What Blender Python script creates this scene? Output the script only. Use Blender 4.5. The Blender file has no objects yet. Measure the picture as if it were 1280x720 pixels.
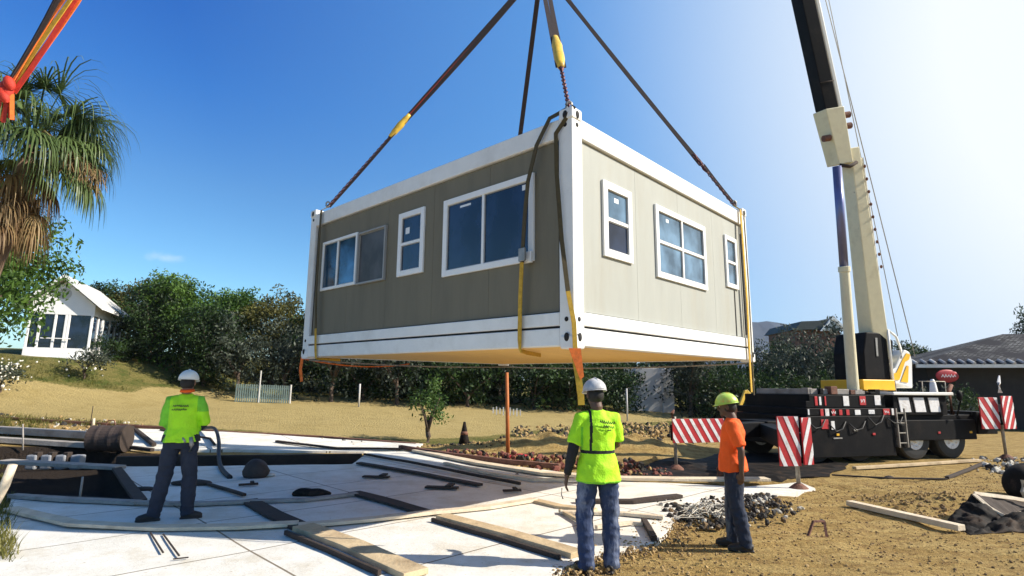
import bpy, bmesh, math, random
import numpy as np
from mathutils import Vector, Matrix, noise as mnoise
from mathutils.geometry import delaunay_2d_cdt
random.seed(7); np.random.seed(7)
rad = math.radians
SC = bpy.context.scene
COL = SC.collection

# ------------------------------------------------------------------ camera frame (used to survey ground points)
FPX, PITCH, ROLL, EYE = 692.5, rad(10.29), rad(0.5), 1.7
_F = Vector((0, math.cos(PITCH), math.sin(PITCH)))
_U0 = Vector((0, -math.sin(PITCH), math.cos(PITCH)))
_R0 = Vector((1, 0, 0))
CR = _R0 * math.cos(ROLL) + _U0 * math.sin(ROLL)
CU = -_R0 * math.sin(ROLL) + _U0 * math.cos(ROLL)
CF = _F

def ray(px, py):
    return CR * ((px - 640) / FPX) + CU * ((360 - py) / FPX) + CF

def sstep(t):
    t = max(0.0, min(1.0, t)); return t * t * (3 - 2 * t)

def pip(x, y, poly):
    ins = False; n = len(poly); j = n - 1
    for i in range(n):
        xi, yi = poly[i]; xj, yj = poly[j]
        if (yi > y) != (yj > y) and x < (xj - xi) * (y - yi) / (yj - yi) + xi:
            ins = not ins
        j = i
    return ins

def sdist(x, y, poly):
    """signed distance, positive inside"""
    best = 1e9; n = len(poly)
    for i in range(n):
        ax, ay = poly[i]; bx, by = poly[(i + 1) % n]
        dx, dy = bx - ax, by - ay
        t = ((x - ax) * dx + (y - ay) * dy) / (dx * dx + dy * dy + 1e-12)
        t = 0 if t < 0 else (1 if t > 1 else t)
        qx, qy = ax + t * dx - x, ay + t * dy - y
        d = qx * qx + qy * qy
        if d < best: best = d
    best = math.sqrt(best)
    return best if pip(x, y, poly) else -best

def h_base(x, y):
    s = -0.6 * x + 0.8 * y - 14.0
    if s <= 0: r = 0.0
    elif s < 3: r = 0.1 * s * s / 6
    else: r = 0.1 * (s - 1.5)
    return (3.2 * math.tanh(r / 3.2) if r > 0 else 0.0) + 1.5 * sstep((s - 9.5) / 7.5) * sstep((-x - 11) / 8)

def G0(px, py):
    """point of the bare terrain seen at a survey pixel"""
    d = ray(px, py); t = 1.0; prev = 1.0
    while t < 400:
        x, y, z = d.x * t, d.y * t, EYE + d.z * t
        if z < h_base(x, y):
            a, b = prev, t
            for _ in range(30):
                m = (a + b) / 2
                if EYE + d.z * m < h_base(d.x * m, d.y * m): b = m
                else: a = m
            return (d.x * a, d.y * a)
        prev = t; t *= 1.01
    return (d.x * t, d.y * t)

def GP(*pts): return [G0(*p) for p in pts]

PIT_A = GP((150, 569), (452, 571), (442, 581), (300, 583), (150, 584))
PIT_B = GP((-40, 560), (60, 560), (140, 562), (138, 588), (172, 630), (10, 623), (-40, 622))

def h(x, y):
    z = h_base(x, y)
    if -22 < x < 0 and 6 < y < 22:
        for p, dep in ((PIT_A, .32), (PIT_B, .4)):
            d = sdist(x, y, p)
            if d > -.15: z -= dep * sstep((d + .15) / .3)
    n1 = mnoise.fractal(Vector((x * .5, y * .5, 3)), 1, 2, 3)
    z += n1 * .03 * sstep((math.hypot(x, y) - 4) / 4) * (0.3 if (x < 1.5 and y < 12) else 1)
    # heaped soil behind the formwork
    for cx, cy, rx, ry, hh in HEAPS:
        q = ((x - cx) / rx) ** 2 + ((y - cy) / ry) ** 2
        if q < 1: z += hh * (1 - q) ** 1.5 * (1 + .5 * mnoise.noise(Vector((x * 2.2, y * 2.2, 1))))
    if x > 2.0 and 4 < y < 12:
        z += .035 * mnoise.fractal(Vector((x * 1.8, y * 1.8, 9)), 1, 2, 4) * sstep((x - 2) / 1.5)
    if x > 3 and 4 < y < 13:
        for o_ in (0, 1.9):
            dd = ((x - 5.5 - o_) * .62 + (y - 9) * .78) + .25 * math.sin(x * .7 + o_)
            z += (-.045 * math.exp(-(dd / .16) ** 2) + .025 * math.exp(-((abs(dd) - .3) / .12) ** 2)) * sstep((x - 3) / 1.5)
    return z
HEAPS = [(2.3, 16.5, 4.2, 1.7, .42), (-1.0, 15.8, 2.5, .8, .14), (6.6, 8.9, 1.6, .5, .14), (3.2, 13.2, 1.8, .9, .15)]

def gz(x, y, dz=0): return Vector((x, y, h(x, y) + dz))
def G(px, py, dz=0):
    x, y = G0(px, py); return gz(x, y, dz)
def at(px, Y, dz=0):
    """ground point at depth Y under survey column px"""
    d = ray(px, 480); t = Y / d.y
    return gz(d.x * t, Y, dz)
def pt(px, py, Y):
    """world point at depth Y on a survey ray"""
    d = ray(px, py); t = Y / d.y
    return Vector((d.x * t, Y, EYE + d.z * t))

# ------------------------------------------------------------------ materials
MATS = {}
def nodes(name):
    m = bpy.data.materials.new(name); m.use_nodes = True
    nt = m.node_tree; b = nt.nodes['Principled BSDF']
    MATS[name] = m
    return m, nt, b
def N(nt, t, **kw):
    n = nt.nodes.new(t)
    for k, v in kw.items():
        if k.startswith('i_'): n.inputs[k[2:].replace('_', ' ')].default_value = v
        else: setattr(n, k, v)
    return n
def mat(name, col, rough=.6, var=.15, scale=4, bump=0., bscale=30, metal=0., spec=.5, dirt=None, dirt_amt=.0, dscale=1.5, stretch=None):
    m, nt, b = nodes(name); L = nt.links.new
    b.inputs['Roughness'].default_value = rough; b.inputs['Metallic'].default_value = metal
    b.inputs['Specular IOR Level'].default_value = spec
    tc = N(nt, 'ShaderNodeTexCoord'); src = tc.outputs['Object']
    if stretch:
        mp = N(nt, 'ShaderNodeMapping'); mp.inputs['Scale'].default_value = stretch; L(src, mp.inputs[0]); src = mp.outputs[0]
    n1 = N(nt, 'ShaderNodeTexNoise'); n1.inputs['Scale'].default_value = scale; n1.inputs['Detail'].default_value = 6; n1.inputs['Roughness'].default_value = .65
    L(src, n1.inputs['Vector'])
    mr = N(nt, 'ShaderNodeMapRange'); mr.inputs['From Min'].default_value = .3; mr.inputs['From Max'].default_value = .7
    mr.inputs['To Min'].default_value = 1 - var; mr.inputs['To Max'].default_value = 1 + var; L(n1.outputs['Fac'], mr.inputs['Value'])
    mx = N(nt, 'ShaderNodeMix', data_type='RGBA', blend_type='MULTIPLY'); mx.inputs[0].default_value = 1
    mx.inputs[6].default_value = (*col, 1); L(mr.outputs[0], mx.inputs[7])
    out = mx.outputs[2]
    if dirt:
        n2 = N(nt, 'ShaderNodeTexNoise'); n2.inputs['Scale'].default_value = dscale; n2.inputs['Detail'].default_value = 8; n2.inputs['Roughness'].default_value = .7
        L(src, n2.inputs['Vector'])
        r2 = N(nt, 'ShaderNodeMapRange'); r2.inputs['From Min'].default_value = .5; r2.inputs['From Max'].default_value = .72; r2.inputs['To Max'].default_value = dirt_amt
        L(n2.outputs['Fac'], r2.inputs['Value'])
        m2 = N(nt, 'ShaderNodeMix', data_type='RGBA'); L(r2.outputs[0], m2.inputs[0]); L(out, m2.inputs[6]); m2.inputs[7].default_value = (*dirt, 1)
        out = m2.outputs[2]
    L(out, b.inputs['Base Color'])
    if bump:
        n3 = N(nt, 'ShaderNodeTexNoise'); n3.inputs['Scale'].default_value = bscale; n3.inputs['Detail'].default_value = 5
        L(src, n3.inputs['Vector'])
        bp = N(nt, 'ShaderNodeBump'); bp.inputs['Strength'].default_value = bump; bp.inputs['Distance'].default_value = .02
        L(n3.outputs['Fac'], bp.inputs['Height']); L(bp.outputs[0], b.inputs['Normal'])
    return m
def glass(name, col, metal=.25, rough=.04):
    m, nt, b = nodes(name)
    tc0 = N(nt, 'ShaderNodeTexCoord'); n0 = N(nt, 'ShaderNodeTexNoise'); n0.inputs['Scale'].default_value = 2.2; n0.inputs['Detail'].default_value = 5; nt.links.new(tc0.outputs['Object'], n0.inputs['Vector'])
    r0 = N(nt, 'ShaderNodeMapRange'); r0.inputs['From Min'].default_value = .4; r0.inputs['From Max'].default_value = .62; nt.links.new(n0.outputs['Fac'], r0.inputs['Value'])
    x0_ = N(nt, 'ShaderNodeMix', data_type='RGBA'); x0_.inputs[6].default_value = (*[c * .55 for c in col], 1); x0_.inputs[7].default_value = (*[min(1, c * 1.35) for c in col], 1); nt.links.new(r0.outputs[0], x0_.inputs[0]); nt.links.new(x0_.outputs[2], b.inputs['Base Color'])  # mottled tones paint uneven reflections into the base colour
    b.inputs['Roughness'].default_value = rough
    b.inputs['Metallic'].default_value = metal; b.inputs['Specular IOR Level'].default_value = .6
    tc = N(nt, 'ShaderNodeTexCoord'); n1 = N(nt, 'ShaderNodeTexNoise'); n1.inputs['Scale'].default_value = 1.3
    nt.links.new(tc.outputs['Object'], n1.inputs['Vector'])
    bp = N(nt, 'ShaderNodeBump'); bp.inputs['Strength'].default_value = .12; bp.inputs['Distance'].default_value = .05
    nt.links.new(n1.outputs['Fac'], bp.inputs['Height']); nt.links.new(bp.outputs[0], b.inputs['Normal'])
    return m
def foliage(name, dark, light, trans=.25, rough=.55):
    m = bpy.data.materials.new(name); m.use_nodes = True; MATS[name] = m
    nt = m.node_tree; L = nt.links.new; b = nt.nodes['Principled BSDF']; o = nt.nodes['Material Output']
    a = N(nt, 'ShaderNodeAttribute', attribute_name='tint')
    cr = N(nt, 'ShaderNodeMix', data_type='RGBA'); cr.inputs[6].default_value = (*dark, 1); cr.inputs[7].default_value = (*light, 1)
    L(a.outputs['Fac'], cr.inputs[0]); L(cr.outputs[2], b.inputs['Base Color'])
    b.inputs['Roughness'].default_value = rough; b.inputs['Specular IOR Level'].default_value = .3
    t = N(nt, 'ShaderNodeBsdfTranslucent'); L(cr.outputs[2], t.inputs[0])
    mx = N(nt, 'ShaderNodeMixShader'); mx.inputs[0].default_value = trans
    L(b.outputs[0], mx.inputs[1]); L(t.outputs[0], mx.inputs[2]); L(mx.outputs[0], o.inputs[0])
    return m

mat('white_paint', (.80, .80, .77), .45, .05, 3, .05, 40, dirt=(.45, .42, .36), dirt_amt=.35, dscale=1.2)
mat('taupe_panel', (.175, .158, .11), .75, .06, 2, .12, 60, dirt=(.10, .09, .065), dirt_amt=.4, dscale=.9, stretch=(3, 3, .5))
mat('beige_panel', (.35, .36, .325), .7, .05, 2, .12, 60, dirt=(.30, .27, .20), dirt_amt=.4, dscale=.9, stretch=(3, 3, .5))
mat('black_rubber', (.015, .015, .015), .6, .2, 8)
mat('black_paint', (.006, .006, .007), .6, .3, 3, .1, 20, dirt=(.03, .022, .015), dirt_amt=.5, spec=.1)
mat('gap_black', (.01, .01, .01), .8)
mat('plywood_floor', (.74, .45, .12), .65, .12, 1.5, .1, 20, stretch=(1, 6, 1))
mat('vinyl_white', (.82, .82, .8), .35, .02, 3)
mat('vinyl_grey', (.3, .3, .29), .4, .04, 3)
glass('pane_dark', (.012, .02, .045), .12, .05)
glass('pane_sky', (.16, .26, .36), .5, .06)
glass('pane_teal', (.05, .12, .2), .45, .06)
glass('pane_mesh', (.06, .06, .065), .0, .5)
mat('sticker', (.75, .78, .8), .5, .02)
mat('webbing_dark', (.035, .022, .02), .8, .4, 30, .3, 200)
mat('webbing_yellow', (.55, .33, .03), .75, .25, 20, .3, 200)
mat('webbing_olive', (.075, .055, .018), .75, .25, 20, .3, 200)
mat('webbing_red', (.5, .03, .012), .7, .25, 20, .3, 200)
mat('webbing_orange', (.8, .17, .02), .7, .25, 20, .3, 200)
mat('yellow_paint', (.75, .48, .05), .45, .15, 6, .05, 30, dirt=(.15, .08, .03), dirt_amt=.6, dscale=8)
mat('crane_yellow', (.85, .45, .01), .4, .08, 3)
mat('crane_cream', (.74, .68, .47), .45, .1, 2, .04, 20, dirt=(.35, .28, .16), dirt_amt=.5, dscale=2)
mat('crane_white', (.8, .79, .74), .4, .08, 2, dirt=(.4, .35, .25), dirt_amt=.4, dscale=2)
mat('steel', (.3, .29, .27), .5, .25, 10, metal=.6)
mat('jack_steel', (.34, .31, .26), .6, .4, 12, metal=.2, dirt=(.12, .08, .05), dirt_amt=.8, dscale=6)
mat('steel_purple', (.16, .17, .32), .3, .1, 5, metal=.4)
mat('chain_steel', (.13, .045, .045), .5, .4, 30, metal=.4)
mat('red_paint', (.5, .02, .025), .5, .15, 6, .05, dirt=(.14, .03, .02), dirt_amt=.7, dscale=7)
mat('reflect_white', (.8, .78, .76), .45, .1, 8, dirt=(.35, .27, .2), dirt_amt=.6, dscale=7)
mat('block_grey', (.26, .27, .29), .85, .15, 6, .3, 30)
mat('concrete_wall', (.55, .53, .5), .85, .1, 2, .2, 20)
mat('white_siding', (.86, .85, .83), .6, .04, 2)
mat('roof_shingle', (.5, .49, .46), .85, .12, 10, .3, 20)
mat('dark_wall', (.02, .017, .015), .8, .3, 2, .2, 10)
mat('dark_roof', (.05, .06, .055), .7, .3, 8, .4, 30)
mat('bark', (.10, .07, .05), .9, .3, 6, .8, 25, stretch=(1, 1, .3))
mat('palm_bark', (.2, .13, .08), .9, .4, 5, .8, 20)
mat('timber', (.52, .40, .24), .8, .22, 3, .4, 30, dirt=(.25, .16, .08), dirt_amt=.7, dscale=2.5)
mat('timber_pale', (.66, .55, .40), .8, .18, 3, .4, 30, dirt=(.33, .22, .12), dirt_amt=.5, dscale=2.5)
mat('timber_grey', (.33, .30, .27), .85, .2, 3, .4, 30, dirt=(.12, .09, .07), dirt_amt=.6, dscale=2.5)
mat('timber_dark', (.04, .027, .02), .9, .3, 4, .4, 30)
mat('rust', (.16, .07, .045), .85, .4, 8, .5, 40)
mat('drum_brown', (.05, .034, .028), .75, .3, 6, .3, 30)
mat('orange_pole', (.42, .13, .03), .7, .3, 6)
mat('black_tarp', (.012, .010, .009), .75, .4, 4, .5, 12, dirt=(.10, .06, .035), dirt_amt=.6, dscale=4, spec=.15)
mat('blue_fence', (.25, .33, .3), .7, .25, 3, .3)
mat('skin_dark', (.10, .05, .03), .55, .1, 12)
mat('skin_mid', (.28, .14, .09), .5, .1, 12)
mat('hair_black', (.01, .008, .007), .7, .2, 40)
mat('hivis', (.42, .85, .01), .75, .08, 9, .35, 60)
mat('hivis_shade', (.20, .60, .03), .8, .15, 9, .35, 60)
mat('orange_shirt', (.95, .11, .005), .8, .07, 9, .35, 60)
mat('fabric_black', (.012, .012, .014), .85, .2, 10, .3, 60)
mat('fabric_charcoal', (.02, .02, .025), .85, .2, 10, .3, 60)
mat('navy_trousers', (.016, .022, .04), .85, .2, 8, .4, 50)
mat('jeans', (.022, .04, .10), .85, .25, 10, .4, 60, dirt=(.32, .36, .45), dirt_amt=.9, dscale=5, stretch=(1, 1, .35))
mat('jeans_dark', (.014, .022, .045), .85, .25, 10, .4, 60, dirt=(.35, .38, .42), dirt_amt=.8, dscale=4.5, stretch=(1, 1, .22))
mat('boot', (.02, .015, .012), .6, .3, 10, .2, 40)
mat('helmet_white', (.8, .78, .7), .35, .05, 5)
mat('helmet_grey', (.5, .5, .5), .4, .3, 8, dirt=(.15, .13, .12), dirt_amt=.6, dscale=7)
mat('helmet_green', (.42, .60, .10), .4, .1, 8, dirt=(.7, .25, .03), dirt_amt=.95, dscale=14)
mat('leather_glove', (.1, .06, .04), .8, .2, 10)
mat('rubble_red', (.17, .055, .04), .9, .4, 6, .4, 30)
mat('rubble_dark', (.035, .03, .025), .9, .4, 6, .4, 30)
mat('rubble_pale', (.5, .46, .38), .9, .2, 6, .4, 30)
mat('clod', (.36, .24, .10), .95, .35, 6, .5, 40)
mat('blue_plastic', (.02, .12, .35), .5, .1)
mat('flower', (.7, .68, .6), .8, .1)
mat('soil', (.15, .095, .045), .95, .35, 6, .5, 40)
foliage('leaf_dark', (.012, .026, .008), (.045, .09, .02))
foliage('leaf_mid', (.03, .07, .01), (.11, .20, .03))
foliage('leaf_olive', (.045, .05, .012), (.14, .13, .03))
foliage('leaf_grey', (.015, .025, .014), (.11, .13, .095))
foliage('leaf_bright', (.03, .07, .01), (.13, .22, .05))
foliage('leaf_palm', (.03, .06, .015), (.16, .22, .07), .3, .4)
foliage('leaf_dry', (.16, .09, .04), (.42, .30, .14), .3)
foliage('grass_blade', (.07, .08, .015), (.22, .20, .05), .3)

# ------------------------------------------------------------------ mesh builder
WM = {}   # world matrices of roots
def quat_to(d, up=(0, 0, 1)):
    d = Vector(d).normalized(); up = Vector(up)
    if abs(d.dot(up)) > .999: up = Vector((1, 0, 0))
    x = d.cross(up).normalized(); y = x.cross(d)       # y = up-ish
    return x, d, y
class MB:
    def __init__(s): s.v = []; s.f = []; s.m = []; s.t = []
    def add(s, vs, fs, mi=0, tint=None):
        o = len(s.v); s.v += [tuple(v) for v in vs]; s.f += [tuple(i + o for i in f) for f in fs]; s.m += [mi] * len(fs)
        if tint is not None: s.t += [tint] * len(vs)
        return s
    def box(s, c, size, rot=None, mi=0):
        c = Vector(c); a, b, d = size[0] / 2, size[1] / 2, size[2] / 2
        vs = [Vector((x, y, z)) for x in (-a, a) for y in (-b, b) for z in (-d, d)]
        if rot is not None: vs = [rot @ v for v in vs]
        return s.add([v + c for v in vs], [(0, 1, 3, 2), (4, 6, 7, 5), (0, 4, 5, 1), (2, 3, 7, 6), (0, 2, 6, 4), (1, 5, 7, 3)], mi)
    def span(s, lo, hi, mi=0):
        lo = Vector(lo); hi = Vector(hi); return s.box((lo + hi) / 2, hi - lo, None, mi)
    def beam(s, p, q, w, hgt, up=(0, 0, 1), mi=0, w2=None, h2=None):
        p = Vector(p); q = Vector(q); x, d, u = quat_to(q - p, up)
        w2 = w if w2 is None else w2; h2 = hgt if h2 is None else h2
        vs = []
        for c, ww, hh in ((p, w, hgt), (q, w2, h2)):
            vs += [c - x * ww / 2 - u * hh / 2, c + x * ww / 2 - u * hh / 2, c + x * ww / 2 + u * hh / 2, c - x * ww / 2 + u * hh / 2]
        return s.add(vs, [(3, 2, 1, 0), (4, 5, 6, 7), (0, 1, 5, 4), (1, 2, 6, 5), (2, 3, 7, 6), (3, 0, 4, 7)], mi)
    def ribbon(s, pts, w, t, up=(0, 0, 1), mi=0):
        """flat band with thickness along a polyline (one swept solid)"""
        pts = [Vector(p) for p in pts]; n = len(pts); vs = []; fs = []
        for i, p in enumerate(pts):
            d = (pts[min(i + 1, n - 1)] - pts[max(i - 1, 0)])
            x, _, u = quat_to(d, up)
            vs += [p - x * w / 2 - u * t / 2, p + x * w / 2 - u * t / 2, p + x * w / 2 + u * t / 2, p - x * w / 2 + u * t / 2]
        for i in range(n - 1):
            o = i * 4
            for a in range(4):
                b = (a + 1) % 4; fs.append((o + a, o + b, o + 4 + b, o + 4 + a))
        fs += [(3, 2, 1, 0), tuple(4 * (n - 1) + k for k in range(4))]
        return s.add(vs, fs, mi)
    def tube(s, pts, r, seg=10, mi=0, sq=None, up=(0, 0, 1), caps=True, tint=None):
        pts = [Vector(p) for p in pts]; n = len(pts)
        rs = [r] * n if not hasattr(r, '__len__') else list(r)
        vs = []; fs = []
        for i, p in enumerate(pts):
            d = pts[min(i + 1, n - 1)] - pts[max(i - 1, 0)]
            x, _, u = quat_to(d, up)
            rr = rs[i]; ra, rb = rr if hasattr(rr, '__len__') else (rr, rr)
            for k in range(seg):
                a = 2 * math.pi * k / seg
                vs.append(p + x * (ra * math.cos(a)) + u * (rb * math.sin(a)))
        for i in range(n - 1):
            for k in range(seg):
                a, b = i * seg + k, i * seg + (k + 1) % seg
                fs.append((a, b, b + seg, a + seg))
        if caps: fs += [tuple(reversed(range(seg))), tuple((n - 1) * seg + k for k in range(seg))]
        return s.add(vs, fs, mi, tint)
    def ell(s, c, r, seg=16, rings=10, rot=None, mi=0, zmin=-1, zmax=1):
        c = Vector(c); r = r if hasattr(r, '__len__') else (r, r, r)
        vs = []; fs = []
        t0 = math.acos(zmax); t1 = math.acos(zmin)
        for i in range(rings + 1):
            th = t0 + (t1 - t0) * i / rings
            for k in range(seg):
                a = 2 * math.pi * k / seg
                v = Vector((r[0] * math.sin(th) * math.cos(a), r[1] * math.sin(th) * math.sin(a), r[2] * math.cos(th)))
                vs.append((rot @ v if rot is not None else v) + c)
        for i in range(rings):
            for k in range(seg):
                a, b = i * seg + k, i * seg + (k + 1) % seg
                fs.append((a, a + seg, b + seg, b))
        fs.append(tuple(range(seg))); fs.append(tuple(reversed([rings * seg + k for k in range(seg)])))
        return s.add(vs, fs, mi)
    def prism(s, poly, p0, ax, ay, depth_vec, mi=0):
        """2D polygon in plane (p0,ax,ay) extruded along depth_vec"""
        p0 = Vector(p0); ax = Vector(ax); ay = Vector(ay); d = Vector(depth_vec); n = len(poly)
        vs = [p0 + ax * a + ay * b for a, b in poly]; vs += [v + d for v in vs]
        fs = [tuple(range(n)), tuple(reversed(range(n, 2 * n)))] + [(i, i + n, (i + 1) % n + n, (i + 1) % n) for i in range(n)]
        return s.add(vs, fs, mi)
    def build(s, name, mats, parent=None, smooth=False, bevel=0, kind=None, local=False):
        me = bpy.data.meshes.new(name)
        vs = s.v
        if parent is not None and not local:
            inv = world_of(parent).inverted(); vs = [inv @ Vector(v) for v in vs]
        me.from_pydata(vs, [], s.f)
        mats = mats if isinstance(mats, (list, tuple)) else [mats]
        for m in mats: me.materials.append(MATS[m] if isinstance(m, str) else m)
        if len(mats) > 1: me.polygons.foreach_set('material_index', s.m)
        if s.t:
            at_ = me.attributes.new('tint', 'FLOAT', 'POINT'); at_.data.foreach_set('value', s.t)
        bm = bmesh.new(); bm.from_mesh(me)
        if not s.t: bmesh.ops.recalc_face_normals(bm, faces=bm.faces)
        if bevel:
            bmesh.ops.bevel(bm, geom=list(bm.edges), offset=bevel, segments=2, affect='EDGES', profile=.5)
        bm.to_mesh(me); bm.free()
        if smooth: me.polygons.foreach_set('use_smooth', [True] * len(me.polygons))
        me.update()
        o = bpy.data.objects.new(name, me); COL.objects.link(o)
        if parent is not None: o.parent = parent
        if kind: o['kind'] = kind
        return o
def world_of(o):
    m = o.matrix_basis.copy()
    while o.parent: o = o.parent; m = o.matrix_basis @ m
    return m
def thing(name, loc, label, cat, group=None, rot=None, rz=0, mat4=None):
    o = bpy.data.objects.new(name, None); COL.objects.link(o); o.empty_display_size = .2
    if mat4 is not None: o.matrix_basis = mat4
    else:
        o.location = loc; o.rotation_euler = (0, 0, rz)
        o.matrix_basis = Matrix.Translation(Vector(loc)) @ Matrix.Rotation(rz, 4, 'Z')
    tag(o, label, cat, group); return o
def tag(o, label, cat, group=None):
    o['label'] = label; o['category'] = cat
    if group: o['group'] = group
    return o
def solo(mb, name, mats, loc, label, cat, group=None, **kw):
    """a thing that is one mesh, with its origin at its base"""
    loc = Vector(loc); mb.v = [tuple(Vector(v) - loc) for v in mb.v]
    o = mb.build(name, mats, None, **kw); o.location = loc
    return tag(o, label, cat, group)
def dup(root, loc, rz=0, scale=None, label=None, group=None):
    r = root.copy(); COL.objects.link(r)
    r.matrix_basis = Matrix.Translation(Vector(loc)) @ Matrix.Rotation(rz, 4, 'Z') @ (Matrix.Diagonal((*scale, 1)) if scale else Matrix.Identity(4))
    if label: r['label'] = label
    if group: r['group'] = group
    for ch in list(root.children):
        c = ch.copy(); COL.objects.link(c); c.parent = r
        for g_ in list(ch.children):
            d = g_.copy(); COL.objects.link(d); d.parent = c
    return r
def R3(axis, deg): return Matrix.Rotation(rad(deg), 3, axis)
def lerp(a, b, t): return Vector(a) * (1 - t) + Vector(b) * t
def sag(p, q, n, s):
    return [lerp(p, q, i / n) - Vector((0, 0, s * 4 * (i / n) * (1 - i / n))) for i in range(n + 1)]
SKY_DUST, SKY_SAT, SKY_VAL, SKY_STR = .6, 1.22, 1.0, .075
GLOW = (8.0, 8.5, 8.9)
AZURE = (1.35, 3.8, 7.4)
SUN_STR, EXPO = 5.0, 0.66
# ------------------------------------------------------------------ camera, sky, sun
cam = bpy.data.cameras.new('camera'); co = bpy.data.objects.new('camera', cam); COL.objects.link(co)
cam.sensor_width = 36; cam.lens = FPX / 1280 * 36; cam.clip_end = 6000; cam.clip_start = .05
M = Matrix((CR, CU, -CF)).transposed().to_4x4(); M.translation = Vector((0, 0, EYE)); co.matrix_world = M
SC.camera = co
SUN_AZ, SUN_EL = rad(97), rad(35)
w = bpy.data.worlds.new('World'); SC.world = w; w.use_nodes = True
nt = w.node_tree; bg = nt.nodes['Background']; L = nt.links.new
sky = N(nt, 'ShaderNodeTexSky', sky_type='NISHITA'); sky.sun_disc = False
sky.sun_elevation = SUN_EL; sky.sun_rotation = SUN_AZ; sky.altitude = 0; sky.air_density = 1.0; sky.dust_density = SKY_DUST; sky.ozone_density = 1.6
tc = N(nt, 'ShaderNodeTexCoord')
# pale sunlit haze around the sun's side of the sky (world directions)
sd = Vector((math.sin(rad(66)) * math.cos(rad(24)), math.cos(rad(66)) * math.cos(rad(24)), math.sin(rad(24))))
dot = N(nt, 'ShaderNodeVectorMath', operation='DOT_PRODUCT'); dot.inputs[1].default_value = sd; L(tc.outputs['Generated'], dot.inputs[0])
mr = N(nt, 'ShaderNodeMapRange'); mr.inputs['From Min'].default_value = .56; mr.inputs['From Max'].default_value = .92; L(dot.outputs['Value'], mr.inputs['Value'])
pw = N(nt, 'ShaderNodeMath', operation='POWER'); pw.inputs[1].default_value = 1.9; L(mr.outputs[0], pw.inputs[0])
# one thin wisp of cloud low on the left, drawn on sky directions
cd = ray(205, 322).normalized()
dif = N(nt, 'ShaderNodeVectorMath', operation='SUBTRACT'); dif.inputs[1].default_value = cd; L(tc.outputs['Generated'], dif.inputs[0])
sc_ = N(nt, 'ShaderNodeVectorMath', operation='MULTIPLY'); sc_.inputs[1].default_value = (28, 28, 110); L(dif.outputs[0], sc_.inputs[0])
ln = N(nt, 'ShaderNodeVectorMath', operation='LENGTH'); L(sc_.outputs[0], ln.inputs[0])
cn = N(nt, 'ShaderNodeTexNoise'); cn.inputs['Scale'].default_value = 60; cn.inputs['Detail'].default_value = 5; L(tc.outputs['Generated'], cn.inputs['Vector'])
ad = N(nt, 'ShaderNodeMath', operation='MULTIPLY_ADD'); ad.inputs[1].default_value = 1.4; L(cn.outputs['Fac'], ad.inputs[0]); L(ln.outputs['Value'], ad.inputs[2])
cm = N(nt, 'ShaderNodeMapRange', interpolation_type='SMOOTHSTEP'); cm.inputs['From Min'].default_value = 1.7; cm.inputs['From Max'].default_value = .7; cm.inputs['To Max'].default_value = .3; L(ad.outputs[0], cm.inputs['Value'])
# a deeper blue, with the unseen zenith darkened to lower the ambient light
hs = N(nt, 'ShaderNodeHueSaturation'); hs.inputs['Saturation'].default_value = SKY_SAT; hs.inputs['Value'].default_value = SKY_VAL; L(sky.outputs[0], hs.inputs['Color'])
sep = N(nt, 'ShaderNodeSeparateXYZ'); L(tc.outputs['Generated'], sep.inputs[0])
rp_ = N(nt, 'ShaderNodeValToRGB'); L(sep.outputs['Z'], rp_.inputs[0]); el_ = rp_.color_ramp.elements
el_[0].position = 0.0; el_[0].color = (.33, .40, .42, 1); el_[1].position = .9; el_[1].color = (.02, .055, .12, 1)
for ps, cl in ((.15, (.30, .42, .45)), (.31, (.24, .36, .43)), (.45, (.12, .30, .47)), (.60, (.058, .24, .48)), (.70, (.05, .15, .29))):
    q_ = el_.new(ps); q_.color = (*cl, 1)
rm = N(nt, 'ShaderNodeMix', data_type='RGBA', blend_type='MULTIPLY'); rm.inputs[0].default_value = 1; L(hs.outputs[0], rm.inputs[6]); L(rp_.outputs[0], rm.inputs[7])
rs_ = N(nt, 'ShaderNodeVectorMath', operation='SCALE'); rs_.inputs['Scale'].default_value = 3.6; L(rm.outputs[2], rs_.inputs[0])
br_ = N(nt, 'ShaderNodeMapRange'); br_.inputs['From Min'].default_value = .08; br_.inputs['From Max'].default_value = .85; br_.inputs['To Max'].default_value = .85; L(dot.outputs['Value'], br_.inputs['Value'])
m0 = N(nt, 'ShaderNodeMix', data_type='RGBA'); L(br_.outputs[0], m0.inputs[0]); L(rs_.outputs[0], m0.inputs[6]); m0.inputs[7].default_value = (*AZURE, 1)
m1 = N(nt, 'ShaderNodeMix', data_type='RGBA'); L(pw.outputs[0], m1.inputs[0]); L(m0.outputs[2], m1.inputs[6]); m1.inputs[7].default_value = (*GLOW, 1)
m2 = N(nt, 'ShaderNodeMix', data_type='RGBA'); L(cm.outputs[0], m2.inputs[0]); L(m1.outputs[2], m2.inputs[6]); m2.inputs[7].default_value = (8, 9, 10, 1)
L(m2.outputs[2], bg.inputs[0]); bg.inputs['Strength'].default_value = SKY_STR
sl = bpy.data.lights.new('sun', 'SUN'); sl.energy = SUN_STR; sl.angle = rad(.5); sl.color = (1, .92, .8)
so = bpy.data.objects.new('sun', sl); COL.objects.link(so)
sdir = Vector((math.sin(SUN_AZ) * math.cos(SUN_EL), math.cos(SUN_AZ) * math.cos(SUN_EL), math.sin(SUN_EL)))
so.rotation_euler = sdir.to_track_quat('Z', 'Y').to_euler(); so.location = sdir * 60
vs_ = SC.view_settings; vs_.view_transform = 'Standard'; vs_.look = 'None'; vs_.exposure = EXPO; vs_.gamma = 1; vs_.use_curve_mapping = False
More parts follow.
